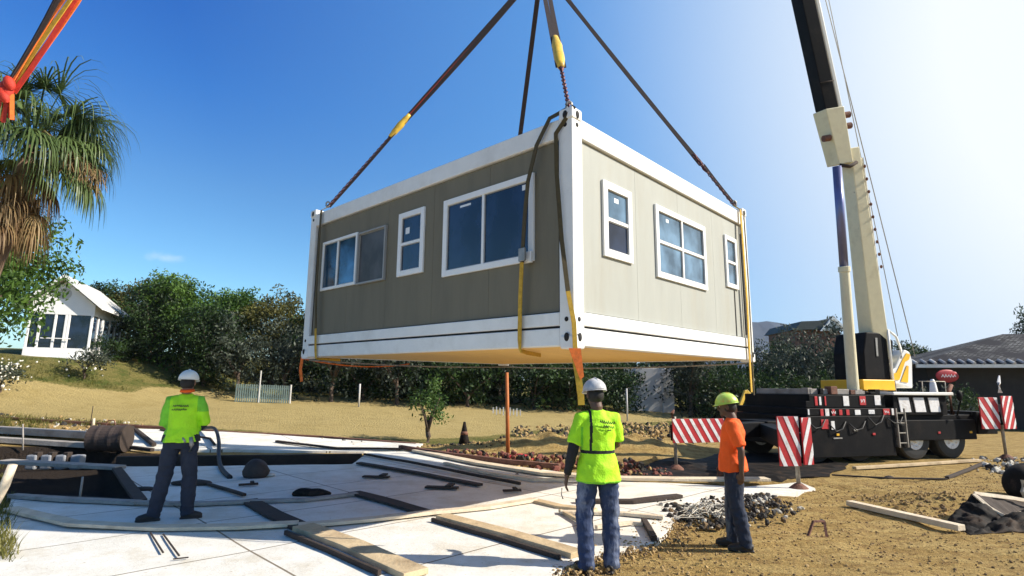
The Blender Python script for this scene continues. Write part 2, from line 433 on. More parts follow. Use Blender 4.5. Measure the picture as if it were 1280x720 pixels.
SC.cycles.max_bounces = 6; SC.cycles.diffuse_bounces = 3; SC.cycles.glossy_bounces = 3; SC.cycles.transparent_max_bounces = 8; SC.cycles.use_denoising = True

# ------------------------------------------------------------------ the ground: one sheet to the horizon
def axis(segs):
    out = []
    for a, b, st in segs:
        n = max(1, int(round((b - a) / st))); out += [a + (b - a) * i / n for i in range(n)]
    out.append(segs[-1][1]); return out
gx = axis([(-2600, -400, 550), (-400, -80, 40), (-80, -36, 4), (-36, -12, .4), (-12, 9, .11), (9, 20, .25), (20, 60, 4), (60, 400, 40), (400, 2600, 550)])
gy = axis([(-200, -20, 60), (-20, 2, 2), (2, 5, .3), (5, 14, .1), (14, 24, .16), (24, 40, .4), (40, 80, 4), (80, 400, 40), (400, 3000, 500)])
SAND = GP((-120, 524), (0, 520), (60, 524), (130, 527), (230, 534), (330, 540), (420, 547), (520, 549), (600, 546), (680, 538), (760, 531), (830, 527), (900, 523), (985, 520), (985, 511), (830, 513), (700, 508), (600, 505), (500, 499), (400, 495), (320, 491), (240, 487), (178, 484), (165, 491), (100, 484), (40, 476), (0, 472), (-120, 464))
WORK = [(-30, 2), (-22, 15)] + GP((0, 526), (130, 533), (330, 546), (520, 557), (640, 554), (700, 556), (780, 545), (870, 530), (1000, 524)) + [(22, 26), (40, 20), (40, -10), (-30, -10)]
def heightfar(x, y):
    return 0
nx, ny = len(gx), len(gy)
verts = []; sm = []; wm = []; rr = []
for y in gy:
    for x in gx:
        near = -36 < x < 30 and 2 < y < 48
        z = h(x, y) if near else h_base(x, y)
        verts.append((x, y, z))
        if -60 < x < 40 and 4 < y < 60:
            sm.append(max(-2, min(2, sdist(x, y, SAND)))); wm.append(max(-2, min(2, sdist(x, y, WORK))))
        else: sm.append(-2); wm.append(2 if y <= 4 else -2)
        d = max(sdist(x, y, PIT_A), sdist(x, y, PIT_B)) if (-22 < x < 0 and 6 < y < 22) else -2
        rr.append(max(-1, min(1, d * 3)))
faces = [(j * nx + i, j * nx + i + 1, (j + 1) * nx + i + 1, (j + 1) * nx + i) for j in range(ny - 1) for i in range(nx - 1)]
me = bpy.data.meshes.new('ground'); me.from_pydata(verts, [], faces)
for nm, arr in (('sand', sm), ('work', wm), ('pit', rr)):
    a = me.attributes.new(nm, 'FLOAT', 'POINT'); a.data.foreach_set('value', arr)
me.polygons.foreach_set('use_smooth', [True] * len(me.polygons))
ground = bpy.data.objects.new('ground', me); COL.objects.link(ground); ground['kind'] = 'structure'
gm, nt, b = nodes('ground'); L = nt.links.new
tc = N(nt, 'ShaderNodeTexCoord'); P_ = tc.outputs['Object']
def noise(scale, detail=8, rough=.65, vec=P_, nt=nt):
    n = N(nt, 'ShaderNodeTexNoise'); n.inputs['Scale'].default_value = scale; n.inputs['Detail'].default_value = detail; n.inputs['Roughness'].default_value = rough
    nt.links.new(vec, n.inputs['Vector']); return n.outputs['Fac']
def mrange(v, a, b_, c=0, d=1, nt=nt):
    m = N(nt, 'ShaderNodeMapRange'); m.inputs['From Min'].default_value = a; m.inputs['From Max'].default_value = b_; m.inputs['To Min'].default_value = c; m.inputs['To Max'].default_value = d
    nt.links.new(v, m.inputs['Value']); return m.outputs[0]
def mixc(f, a, b_, nt=nt, mode='MIX'):
    m = N(nt, 'ShaderNodeMix', data_type='RGBA', blend_type=mode)
    if isinstance(f, (int, float)): m.inputs[0].default_value = f
    else: nt.links.new(f, m.inputs[0])
    for i, c in ((6, a), (7, b_)):
        if isinstance(c, tuple): m.inputs[i].default_value = (*c, 1)
        else: nt.links.new(c, m.inputs[i])
    return m.outputs[2]
def attr(n): return N(nt, 'ShaderNodeAttribute', attribute_name=n).outputs['Fac']
def madd(v, k, w_):
    m = N(nt, 'ShaderNodeMath', operation='MULTIPLY_ADD'); L(v, m.inputs[0]); m.inputs[1].default_value = k; L(w_, m.inputs[2]); return m.outputs[0]
st = N(nt, 'ShaderNodeMapping'); st.inputs['Rotation'].default_value = (0, 0, rad(12)); st.inputs['Scale'].default_value = (.35, 1.6, 1); L(P_, st.inputs[0])
nb = noise(1.2); nf = noise(14); nff = noise(60, 4); nst = noise(3.0, 8, .7, st.outputs[0])
grass = mixc(mrange(nf, .35, .65), (.13, .125, .03), (.26, .21, .075)); grass = mixc(mrange(nb, .45, .62), grass, (.085, .105, .022))
sand = mixc(mrange(nst, .3, .7), (.39, .30, .125), (.49, .375, .155)); sand = mixc(mrange(nb, .5, .75), sand, (.36, .27, .10))
dirt = mixc(mrange(nf, .3, .7), (.27, .17, .055), (.50, .34, .12)); dirt = mixc(mrange(nst, .42, .62), dirt, (.53, .38, .15)); dirt = mixc(mrange(noise(2.3), .55, .75), dirt, (.27, .165, .065))
dirt = mixc(mrange(noise(5.5), .52, .66, 0, .75), dirt, (.22, .13, .05))
dirt = mixc(mrange(nff, .58, .72, 0, .7), dirt, (.12, .075, .035))
ed = N(nt, 'ShaderNodeMath', operation='SUBTRACT'); L(nf, ed.inputs[0]); ed.inputs[1].default_value = .5
ed2 = N(nt, 'ShaderNodeMath', operation='SUBTRACT'); L(nb, ed2.inputs[0]); ed2.inputs[1].default_value = .5
def edge(a, lo, hi):
    v = madd(ed.outputs[0], .5, attr(a)); v = madd(ed2.outputs[0], .9, v); return mrange(v, lo, hi)
c = mixc(edge('sand', -.05, .08), grass, sand)
c = mixc(edge('work', -.1, .1), c, dirt)
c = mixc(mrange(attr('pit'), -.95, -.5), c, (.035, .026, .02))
L(c, b.inputs['Base Color']); b.inputs['Roughness'].default_value = .95; b.inputs['Specular IOR Level'].default_value = .15
bp = N(nt, 'ShaderNodeBump'); bp.inputs['Strength'].default_value = 1; bp.inputs['Distance'].default_value = .09
hgt = madd(nst, .8, nf); hgt = madd(nff, .4, hgt); L(hgt, bp.inputs['Height']); L(bp.outputs[0], b.inputs['Normal'])
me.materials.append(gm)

# distant hills
mb = MB()
hm = mat('hill_forest_hazed', (.015, .035, .07), .9, .4, .02, 0)  # blue of distant haze put into the forest colour
def hill(x0, x1, Y, prof, depth):
    n = 60; vs = []; fs = []
    for i in range(n + 1):
        t = i / n; x = x0 + (x1 - x0) * t
        zz = 0
        for c_, wd, hh in prof: zz += hh * math.exp(-((t - c_) / wd) ** 2)
        zz *= 1 + .10 * mnoise.fractal(Vector((x * .02, 7, Y)), 1, 2, 4)
        for k, (fy, fz) in enumerate(((0, 0), (.15, .35), (.3, .7), (.5, 1), (.8, .5), (1, 0))):
            vs.append((x, Y + depth * fy + 20 * mnoise.noise(Vector((x * .01, k, 0))), -8 + (zz + 8) * fz * (1 + .12 * mnoise.noise(Vector((x * .03, k * 3, 5))) if fz < 1 else 1)))
    for i in range(n):
        for k in range(5): a = i * 6 + k; fs.append((a, a + 6, a + 7, a + 1))
    mb.add(vs, fs)
hill(150, 900, 620, [(.10, .07, 58), (.18, .05, 76), (.27, .07, 84), (.38, .08, 50), (.62, .2, 30)], 260)
mb.build('hills', 'hill_forest_hazed', None, smooth=True, kind='structure')
mb = MB(); hill(-900, 200, 800, [(.3, .3, 18), (.7, .3, 14)], 200); mb.build('hills', 'hill_forest_hazed', None, smooth=True, kind='structure')

# ------------------------------------------------------------------ the white foundation panels
def poly_sheet(name, poly, zf, thick, m, step=.6, kind='structure'):
    xs = [p[0] for p in poly]; ys = [p[1] for p in poly]; pts = [Vector(p) for p in poly]; n = len(poly)
    x = min(xs)
    while x < max(xs):
        y = min(ys)
        while y < max(ys):
            if sdist(x, y, poly) > step * .3: pts.append(Vector((x, y)))
            y += step
        x += step
    r = delaunay_2d_cdt(pts, [(i, (i + 1) % n) for i in range(n)], [], 1, 1e-5)
    vs = [(v.x, v.y, zf(v.x, v.y)) for v in r[0]]; fs = [tuple(f) for f in r[2]]
    mb = MB(); k = len(vs); mb.add(vs + [(a, b_, c_ - thick) for a, b_, c_ in vs], fs)
    ec = {}
    for f in fs:
        for i in range(3):
            e = (f[i], f[(i + 1) % 3]); ec[tuple(sorted(e))] = ec.get(tuple(sorted(e)), []) + [e]
    for es in ec.values():
        if len(es) == 1: a, b_ = es[0]; mb.f.append((b_, a, a + k, b_ + k)); mb.m.append(0)
    return mb.build(name, m, None, kind=kind) 
sm_, nt, b = nodes('slab_white'); L = nt.links.new
tc = N(nt, 'ShaderNodeTexCoord'); P_ = tc.outputs['Object']
a1 = noise(2.2, 9, .7, P_, nt); a2 = noise(22, 6, .7, P_, nt); a3 = noise(.8, 6, .6, P_, nt)
c = mixc(mrange(a1, .35, .7, nt=nt), (.77, .75, .69), (.62, .59, .51), nt)
c = mixc(mrange(a2, .60, .70, 0, .85, nt=nt), c, (.34, .26, .15), nt)
c = mixc(mrange(a3, .58, .72, 0, .6, nt=nt), c, (.52, .45, .33), nt)
a4 = noise(1.1, 10, .75, P_, nt)
c = mixc(mrange(a4, .54, .60, 0, .35, nt=nt), c, (.60, .53, .40), nt)
mp_ = N(nt, 'ShaderNodeMapping'); mp_.inputs['Rotation'].default_value = (0, 0, rad(-44)); L(P_, mp_.inputs[0])
bk_ = N(nt, 'ShaderNodeTexBrick'); bk_.offset = 0; bk_.inputs['Scale'].default_value = 1; bk_.inputs['Brick Width'].default_value = 2.3; bk_.inputs['Row Height'].default_value = 1.55; bk_.inputs['Mortar Size'].default_value = .012; bk_.inputs['Mortar Smooth'].default_value = .1
L(mp_.outputs[0], bk_.inputs['Vector'])
c = mixc(bk_.outputs['Fac'], c, (.20, .16, .11), nt)
L(c, b.inputs['Base Color']); b.inputs['Roughness'].default_value = .75
bp = N(nt, 'ShaderNodeBump'); bp.inputs['Strength'].default_value = .35; bp.inputs['Distance'].default_value = .02
mm = N(nt, 'ShaderNodeMath', operation='ADD'); L(a1, mm.inputs[0]); L(a2, mm.inputs[1]); L(mm.outputs[0], bp.inputs['Height']); L(bp.outputs[0], b.inputs['Normal'])
def wob(poly, amp=.05, k=6):
    out = []
    for i in range(len(poly)):
        a, b_ = Vector(poly[i]), Vector(poly[(i + 1) % len(poly)])
        n = max(1, min(14, int((b_ - a).length / .35)))
        for j in range(n):
            p = a.lerp(b_, j / n)
            nn = Vector((mnoise.noise(Vector((p.x * 2, p.y * 2, 1))), mnoise.noise(Vector((p.x * 2, p.y * 2, 8)))))
            out.append(tuple(p + nn * amp))
    return out
SLAB = [(-9, 3.2), (.4, 3.2)] + GP((690, 724), (730, 706), (772, 694), (818, 684), (835, 668), (846, 655), (880, 641), (950, 626), (1020, 614), (1000, 606), (930, 612), (790, 605), (700, 593), (640, 585), (560, 570), (500, 566), (462, 567), (440, 583), (300, 585), (230, 586), (143, 586), (176, 634), (100, 630), (14, 625), (6, 648)) + [(-9, 7.6)]
SLAB_FAR = GP((160, 538), (300, 543), (400, 550), (528, 557), (522, 563), (455, 567), (300, 565), (160, 564))
poly_sheet('foundation_slab', wob(SLAB, .025), lambda x, y: .05 + .012 * mnoise.noise(Vector((x * .9, y * .9, 0))) + (h_base(x, y)), .09, 'slab_white', .45)
poly_sheet('foundation_slab', wob(SLAB_FAR), lambda x, y: h_base(x, y) + .06, .09, 'slab_white', .45)
def slab_z(x, y): return h_base(x, y) + .05

# ------------------------------------------------------------------ rocks and clods
def rock(mb, c, r, mi=0):
    R_ = Matrix.Rotation(random.uniform(0, 6.28), 3, Vector((random.gauss(0, 1), random.gauss(0, 1), random.gauss(0, 1))).normalized())
    s = [r * random.uniform(.6, 1.3) for _ in range(3)]
    vs = []
    for v in ICO: 
        q = Vector((v[0] * s[0], v[1] * s[1], v[2] * s[2])) * random.uniform(.8, 1.2); vs.append(R_ @ q + Vector(c))
    mb.add(vs, ICOF, mi)
_t = (1 + 5 ** .5) / 2
ICO = [Vector(v).normalized() for v in ((-1, _t, 0), (1, _t, 0), (-1, -_t, 0), (1, -_t, 0), (0, -1, _t), (0, 1, _t), (0, -1, -_t), (0, 1, -_t), (_t, 0, -1), (_t, 0, 1), (-_t, 0, -1), (-_t, 0, 1))]
ICOF = [(0, 11, 5), (0, 5, 1), (0, 1, 7), (0, 7, 10), (0, 10, 11), (1, 5, 9), (5, 11, 4), (11, 10, 2), (10, 7, 6), (7, 1, 8), (3, 9, 4), (3, 4, 2), (3, 2, 6), (3, 6, 8), (3, 8, 9), (4, 9, 5), (2, 4, 11), (6, 2, 10), (8, 6, 7), (9, 8, 1)]
# ------------------------------------------------------------------ the hanging container house
HR = (Matrix.Rotation(rad(.93), 4, 'X') @ Matrix.Rotation(rad(46.98), 4, 'Z'))
HM = Matrix.Translation((.682, 6.05, 2.165)) @ HR
W_, L_, H_ = 5.38, 6.23, 2.7
house = thing('container_house', None, 'white framed container house with grey and beige panel walls hanging from the crane slings', 'house', mat4=HM)
def HP(x, y, z): return HM @ Vector((x, y, z))
def lb(name, boxes, m, parent=house, bevel=0, **kw):
    b = MB()
    for lo, hi in boxes: b.span(lo, hi)
    return b.build(name, m, parent, local=True, bevel=bevel, **kw)
e = .012
# roof and floor rails, one mesh per frame (four sides butted between the corner posts)
def rails(z0, z1, inset, t):
    a = .2
    return [((inset, a, z0), (t, L_ - a, z1)), ((W_ - t, a, z0), (W_ - inset, L_ - a, z1)), ((a, inset, z0), (W_ - a, t, z1)), ((a, L_ - t, z0), (W_ - a, L_ - inset, z1))]
lb('roof_rail', rails(2.46, 2.70, .0, .16), 'white_paint', bevel=.012)
g_ = lb('floor_rail', rails(.005, .205, .0, .16) + rails(.232, .385, .0, .16), 'white_paint', bevel=.01)
lb('rail_groove', rails(.207, .230, .03, .14), 'gap_black', g_)
lb('floor_deck', [((.161, .161, .012), (W_ - .16, L_ - .16, .2))], 'plywood_floor')
lb('roof_panel', [((.16, .16, 2.5), (W_ - .16, L_ - .16, 2.64))], 'vinyl_grey')
# corner posts with castings
for cx, cy, sx, sy in ((0, 0, 1, 1), (W_, 0, -1, 1), (0, L_, 1, -1), (W_, L_, -1, -1)):
    p = lb('corner_post', [((min(cx, cx + sx * .2), min(cy, cy + sy * .2), .0), (max(cx, cx + sx * .2), max(cy, cy + sy * .2), 2.72))], 'white_paint', bevel=.012)
    for z0, z1 in ((-.03, .12), (2.66, 2.80)):
        c0 = (cx - sx * .015, cy - sy * .015); c1 = (cx + sx * .185, cy + sy * .185)
        q = lb('corner_casting', [((min(c0[0], c1[0]), min(c0[1], c1[1]), z0), (max(c0[0], c1[0]), max(c0[1], c1[1]), z1))], 'white_paint', p, bevel=.02)
    # dark slots and bolt holes
    slots = []
    for z in (.10, 2.72): slots += [((cx - sx * .016, cy + sy * .09, z), (.012, .035, .05)), ((cx + sx * .09, cy - sy * .016, z), (.035, .012, .05))]
    for z in (.30, 2.60): slots += [((cx - sx * .002, cy + sy * .10, z), (.008, .028, .028)), ((cx + sx * .10, cy - sy * .002, z), (.028, .008, .028))]
    for c_s, r_s in slots: b = MB(); b.ell(c_s, r_s, 10, 6); b.build('lock_slot', 'gap_black', p, local=True)
# walls: panels recessed behind the rails, with a dark shadow gap round them
zt, zb = 2.445, .40
def seam(a, b_, n): return [(a + (b_ - a) * i / n + .002, a + (b_ - a) * (i + 1) / n - .002) for i in range(n)]
for y0, y1 in seam(.235, L_ - .225, 5): lb('wall_panel', [((.045, y0, zb), (.10, y1, zt))], 'taupe_panel')
for y0, y1 in seam(.235, W_ - .235, 4): lb('wall_panel', [((y0, .045, zb), (y1, .10, zt))], 'beige_panel')
lb('wall_panel', [((W_ - .10, .235, zb), (W_ - .045, L_ - .225, zt))], 'taupe_panel')
lb('wall_panel', [((.235, L_ - .10, zb), (W_ - .235, L_ - .045, zt))], 'beige_panel')
lb('wall_gap', [((.10, .2, .385), (.13, L_ - .2, 2.46)), ((.2, .101, .385), (W_ - .2, .131, 2.46)), ((W_ - .13, .2, .385), (W_ - .10, L_ - .2, 2.46)), ((.2, L_ - .131, .385), (W_ - .2, L_ - .101, 2.46))], 'gap_black')
# black seal strips near the posts and thin panel joints
for q_ in (((.03, .203, .40), (.06, .228, 2.45)), ((W_ - .232, .03, .45), (W_ - .203, .06, 2.3)), ((4.72, .036, .4), (4.75, .0445, 1.2)), ((.036, 5.98, .4), (.0445, 5.99, 2.4))): lb('seal_strip', [q_], 'gap_black')
def window(face, u0, u1, z0, z1, fw=.065, cols=1, rows=1, pane='pane_dark', frame='vinyl_white', proj=.035, sticker=None, low=None, mw=.04, split=None):
    """face L: plane x=.045 facing -x, u runs along y; face R: plane y=.045 facing -y, u runs along x"""
    S = .045
    def bx(a0, a1, c0, c1, d0, d1):
        return ((S - d1, a0, c0), (S - d0, a1, c1)) if face == 'L' else ((a0, S - d1, c0), (a1, S - d0, c1))
    fr = lb('window', [bx(u0, u0 + fw, z0, z1, 0, proj), bx(u1 - fw, u1, z0, z1, 0, proj), bx(u0 + fw, u1 - fw, z0, z0 + fw, 0, proj), bx(u0 + fw, u1 - fw, z1 - fw, z1, 0, proj)], frame, bevel=.006)
    iu0, iu1, iz0, iz1 = u0 + fw, u1 - fw, z0 + fw, z1 - fw
    cu = [iu0 + (iu1 - iu0) * i / cols for i in range(cols + 1)]
    if split: cu[1] = split
    cz = [iz0 + (iz1 - iz0) * i / rows for i in range(rows + 1)]
    for i in range(cols):
        for j in range(rows):
            a0 = cu[i] + (mw / 2 if i else 0); a1 = cu[i + 1] - (mw / 2 if i < cols - 1 else 0)
            c0 = cz[j] + (mw / 2 if j else 0); c1 = cz[j + 1] - (mw / 2 if j < rows - 1 else 0)
            pm = low if (low and j == 0) else pane
            if isinstance(pm, (list, tuple)): pm = pm[i]
            lb('pane', [bx(a0, a1, c0, c1, .002, .006)], pm, fr)
            lb('sash', [bx(a0, a0 + .012, c0, c1, .0065, .016), bx(a1 - .012, a1, c0, c1, .0065, .016), bx(a0 + .012, a1 - .012, c0, c0 + .012, .0065, .016), bx(a0 + .012, a1 - .012, c1 - .012, c1, .0065, .016)], 'vinyl_grey', fr)
    bars = [bx(cu[i] - mw / 2, cu[i] + mw / 2, iz0, iz1, .0, .028) for i in range(1, cols)]
    bars += [bx(cu[i] + (mw / 2 if i else 0), cu[i + 1] - (mw / 2 if i < cols - 1 else 0), cz[j] - mw / 2, cz[j] + mw / 2, .0, .026) for j in range(1, rows) for i in range(cols)]
    if bars: lb('mullion', bars, frame, fr)
    if sticker:
        for su, sz, sw, sh in sticker: lb('sticker', [bx(su, su + sw, sz, sz + sh, .0061, .0072)], 'sticker', fr)
    return fr
window('L', .60, 2.30, 1.035, 2.145, .085, 2, 1, 'pane_dark', split=1.49, sticker=[(.74, 1.96, .07, .07), (1.75, 1.98, .22, .03)])
window('L', 2.74, 3.38, 1.165, 2.165, .085, 1, 2, 'pane_dark', sticker=[(3.12, 1.82, .1, .1)])
window('L', 4.56, 5.74, 1.185, 2.095, .05, 2, 1, ('pane_teal', 'pane_teal'), split=5.20, mw=.045)
window('L', 3.71, 4.53, 1.165, 2.06, .03, 1, 1, 'pane_mesh', frame='vinyl_grey', proj=.05)
window('R', .65, 1.325, 1.12, 2.09, .10, 1, 2, 'pane_sky', low='pane_dark', sticker=[(.93, 1.86, .1, .06)])
window('R', 1.96, 3.585, 1.045, 2.095, .085, 2, 2, 'pane_sky', sticker=[(2.3, 1.9, .08, .05)])
window('R', 4.38, 4.89, 1.22, 2.135, .075, 1, 2, 'pane_sky')
# small white ratchet box on the right jamb of the big window
b = MB(); b.span((-.035, .60, 1.01), (.008, .75, 1.15)); b.build('vent_box', 'vinyl_white', house, local=True, bevel=.008)

# ------------------------------------------------------------------ slings from the hook to the four corners
APEX = pt(677, -42, 9.75)
TOPC = {'N': HP(.08, .1, 2.82), 'L': HP(.1, L_ - .42, 2.82), 'R': HP(W_ - .3, .08, 2.82), 'F': HP(W_ - .1, L_ - .1, 2.82)}
def catenary(p, q, n=14, s=.05): return sag(p, q, n, s)
def chain(mb, p, q, link=.085, r=.011, mi=0):
    p = Vector(p); q = Vector(q); n = max(2, int((q - p).length / (link * .72))); d = (q - p).normalized()
    x, _, u = quat_to(d)
    for i in range(n):
        c = lerp(p, q, (i + .5) / n); s_ = x if i % 2 else u
        pts = []
        for k in range(9):
            a = 2 * math.pi * k / 8
            pts.append(c + d * (link * .5 * math.cos(a)) + s_ * (link * .28 * math.sin(a)))
        mb.tube(pts, r, 6, mi, caps=False)
def sling(corner, label, wrap, chain_from, w=.12, two=.05, cross=(1, 0, 0)):
    q = TOPC[corner]; t = thing('lifting_sling', q, label, 'sling', 'slings from the crane hook to the house roof')
    side = Vector(cross).normalized()
    e_ = lerp(APEX, q, chain_from)
    for k in ((-1, 1) if two else (0,)):
        b = MB(); pts = catenary(APEX + side * (two * .4 * k), e_ + side * (two * .25 * k), 14, .03 + .03 * k)
        b.ribbon(pts, w * .62, .014, up=(0, -1, .1)); b.build('strap', 'webbing_dark' if k <= 0 else 'webbing_dark', t)
    if corner == 'L':
        b = MB(); b.ribbon(catenary(APEX + side * .03, lerp(APEX, q, .66), 10, -.012), .016, .018, up=(0, -1, 0)); b.build('strap', 'webbing_red', t)
    if wrap:
        a0, a1 = wrap; b = MB()
        n = 9; pts = [lerp(APEX, q, a0 + (a1 - a0) * i / n) for i in range(n + 1)]
        rs = [(.05 + .03 * math.sin(math.pi * i / n) + random.uniform(-.008, .008)) for i in range(n + 1)]
        b.tube(pts, [(r_, r_ * .8) for r_ in rs], 9); b.build('shortening_clutch', 'yellow_paint', t, smooth=True)
    if chain_from < 1:
        b = MB(); chain(b, e_, q, .075, .010); b.build('chain', 'chain_steel', t, smooth=True)
        if corner != 'N': b = MB(); b.ribbon(catenary(e_ + Vector((.03, -.02, 0)), q + Vector((.03, 0, 0)), 8, .015), .05, .012, up=(0, -1, .1)); b.build('strap', 'webbing_dark', t)
        s_ = MB(); pts = [q + Vector((0, 0, .05)) + Vector((.035 * math.sin(a), 0, .05 * math.cos(a))) for a in [math.pi * 2 * k / 14 for k in range(15)]]
        s_.tube(pts, .016, 8, caps=False); s_.build('shackle', 'steel', t, smooth=True)
        b = MB(); chain(b, lerp(APEX, q, chain_from - .04), lerp(APEX, q, chain_from + .02), .1, .014); b.build('connector', 'chain_steel', t, smooth=True)
    return t
sling('L', 'dark strap and red chain sling running down to the far left roof corner', (.63, .72), .70)
sling('N', 'short sling with large yellow clutch above the nearest roof corner of the house', (.62, .80), .80, two=.14)
sling('R', 'dark twin strap sling running down right to the right roof corner of the hanging house', None, .84)
sling('F', 'plain dark strap going down behind the roof line of the house', None, 1.0, two=0, w=.16)
# crane hook above the frame
hk = thing('crane_hook', APEX, 'crane hook block gathering the four slings above the house', 'hook')
b = MB(); b.box(APEX + Vector((0, 0, .75)), (.5, .28, .7)); b.build('block', 'crane_yellow', hk, bevel=.05)
b = MB(); b.tube([APEX + Vector((0, 0, .45)), APEX + Vector((0, 0, .2)), APEX + Vector((.12, 0, .08)), APEX + Vector((.1, 0, -.05)), APEX + Vector((-.02, 0, -.1)), APEX + Vector((-.12, 0, -.02))], .045, 10); b.build('hook', 'steel', hk, smooth=True)

# webbing straps lashed round the house
def strap(pts, w, m, label, up, name='lashing_strap', extra=None):
    t = thing(name, pts[-1], label, 'strap', 'webbing straps round the hanging house')
    for (a, b_), mm in zip(((0, len(pts)),), (m,)) if isinstance(m, str) else [((s0, s1), m_) for s0, s1, m_ in m]:
        b = MB(); b.ribbon(pts[a:b_], w, .012, up=up); b.build('webbing', mm, t)
    if extra: extra(t)
    return t
nL = (HR.to_3x3() @ Vector((-1, 0, 0))); nR = (HR.to_3x3() @ Vector((0, -1, 0)))
# from the near roof corner down the grey face, buckle, then yellow to the floor and under it
pa = [TOPC['N'] + Vector((0, 0, .02)), HP(-.04, .30, 2.73), HP(-.05, .50, 2.44), HP(-.07, .62, 2.0), HP(-.075, .66, 1.6), HP(-.08, .69, 1.15), HP(-.06, .72, 1.02), HP(-.045, .755, .6), HP(-.035, .77, .1), HP(-.02, .78, -.03), HP(.35, 1.0, -.035), HP(1.1, 1.4, -.03)]
def buckle(t):
    b = MB(); c = HP(-.1, .68, 1.10); b.box(c, (.10, .03, .16), HR.to_3x3() @ Matrix.Rotation(rad(90), 3, 'Z')); b.build('ratchet', 'steel', t, bevel=.006)
strap(pa, .055, [(0, 7, 'webbing_olive'), (6, 12, 'webbing_yellow')], 'olive and yellow strap hanging down the grey wall beside the largest window', nL, extra=buckle)
# from the near roof corner down the corner post, ending in a hanging loose tail
pb = [HP(.02, -.02, 2.80), HP(-.05, .20, 2.5), HP(-.05, .19, 2.0), HP(-.055, .12, 1.2), HP(-.05, .04, .6), HP(-.04, -.03, .25), HP(-.035, -.04, -.03)]
def tail(t):
    b = MB(); a = HP(-.035, -.04, -.03)
    b.ribbon([a, a + Vector((.0, 0, -.12)), a + Vector((.03, 0, -.3)), a + Vector((.055, .01, -.5)), a + Vector((.06, .01, -.6))], .07, .012, up=(0, -1, 0)); b.build('loose_tail', 'webbing_yellow', t)
    b = MB(); b.prism([(-.07, 0), (.06, 0), (.09, -.3), (.05, -.34)], a + Vector((0, -.01, .0)), (1, 0, 0), (0, 0, 1), (0, .02, 0)); b.build('flap', 'webbing_orange', t)
strap(pb, .05, [(0, 5, 'webbing_olive'), (4, 7, 'webbing_yellow')], 'strap running down the nearest corner post with an orange tail dangling below the floor', (nL + nR).normalized(), extra=tail)
pc = [TOPC['L'], HP(-.035, L_ - .44, 2.72), HP(-.05, L_ - .46, 2.2), HP(-.06, L_ - .5, 1.2), HP(-.05, L_ - .55, .5), HP(-.035, L_ - .57, .1), HP(-.02, L_ - .57, -.03), HP(.5, L_ - .5, -.04)]
strap(pc, .06, [(0, 5, 'webbing_olive'), (4, 8, 'webbing_yellow')], 'olive strap hanging down the far left end of the grey wall', nL)
pd = [TOPC['R'], HP(W_ - .34, -.035, 2.72), HP(W_ - .36, -.05, 2.2), HP(W_ - .34, -.055, 1.0), HP(W_ - .33, -.04, .1), HP(W_ - .33, -.035, -.05), HP(W_ - .33, -.035, -.55)]
strap(pd, .07, 'webbing_yellow', 'yellow strap hanging down the right end of the beige wall to below its floor', nR)
pe = [HP(W_ - .20, -.04, 2.72), HP(W_ - .22, -.055, 1.4), HP(W_ - .23, -.045, .1), HP(W_ - .24, -.04, -.6)]
strap(pe, .035, 'webbing_olive', 'narrow olive strap beside the yellow one at the right end of the beige wall', nR)
# brown sling sagging under the floor from the far left corner
b = MB(); q0 = HP(.0, L_ - .03, -.02); q1 = HP(W_ * .45, L_ + .0, -.06)
t = thing('belly_sling', q0, 'brown sling sagging under the back edge of the house floor', 'strap')
b.ribbon(sag(q0, q1, 14, .10), .06, .02, up=(0, 0, 1)); b.build('webbing', 'webbing_orange', t)
b = MB(); b.ribbon([q0 + Vector((.0, 0, .03)), q0 + Vector((-.02, 0, -.2)), q0 + Vector((.02, 0, -.42))], .05, .012, up=(0, -1, 0)); b.build('loose_tail', 'webbing_orange', t)
b = MB(); p0 = HP(.15, L_ + .05, -.1); p1 = HP(W_ - .1, L_ + .05, -.12)
b = MB(); b.tube(sag(HP(.1, L_ - .1, -.05), HP(W_ - .05, L_ - .1, -.06), 12, .05) + sag(HP(W_ - .05, L_ - .1, -.06), HP(W_ - .1, .1, -.05), 12, .06)[1:], .014, 7)
solo(b, 'steel_cable', 'steel', HP(W_, L_, -.1), 'thin grey cable strung below the back edge of the house floor', 'cable', smooth=True)

# ------------------------------------------------------------------ red and yellow strap bundle, top left
t = thing('strap_bundle', pt(8, 110, 5.2), 'bundle of red, orange and yellow lifting straps hanging in front of the palm', 'strap')
kn = pt(10, 112, 5.2); top = pt(88, -12, 5.2); 
cols = ['webbing_dark', 'webbing_red', 'webbing_olive', 'webbing_orange', 'webbing_yellow', 'webbing_orange', 'webbing_dark', 'webbing_red']
offs = [-.13, -.10, -.065, -.02, .03, .06, -.085, .08]
ext = (top - kn).normalized()
sd_ = Vector((ext.z, 0, -ext.x))
for i, (m_, o_) in enumerate(zip(cols, offs)):
    b = MB(); a = kn + sd_ * (o_ * .35) + Vector((0, .03 * (i % 3), 0)); c_ = top + ext * 1.6 + sd_ * (o_ * 1.6) + Vector((0, .05 * (i % 2), 0))
    pts = [lerp(a, c_, k / 10) + sd_ * (.02 * math.sin(k * .7 + i)) for k in range(11)]
    b.ribbon(pts, .035 + .012 * (i % 3), .01, up=(.1 * i - .3, -1, .2)); b.build('strap', m_, t)
b = MB()
for i in range(5):
    c_ = kn + Vector((random.uniform(-.05, .03), random.uniform(-.03, .03), random.uniform(-.1, .08)))
    b.ell(c_, (.05, .05, .085), 10, 7, R3('Y', random.uniform(-60, 60)))
b.build('knot', 'webbing_red', t, smooth=True)
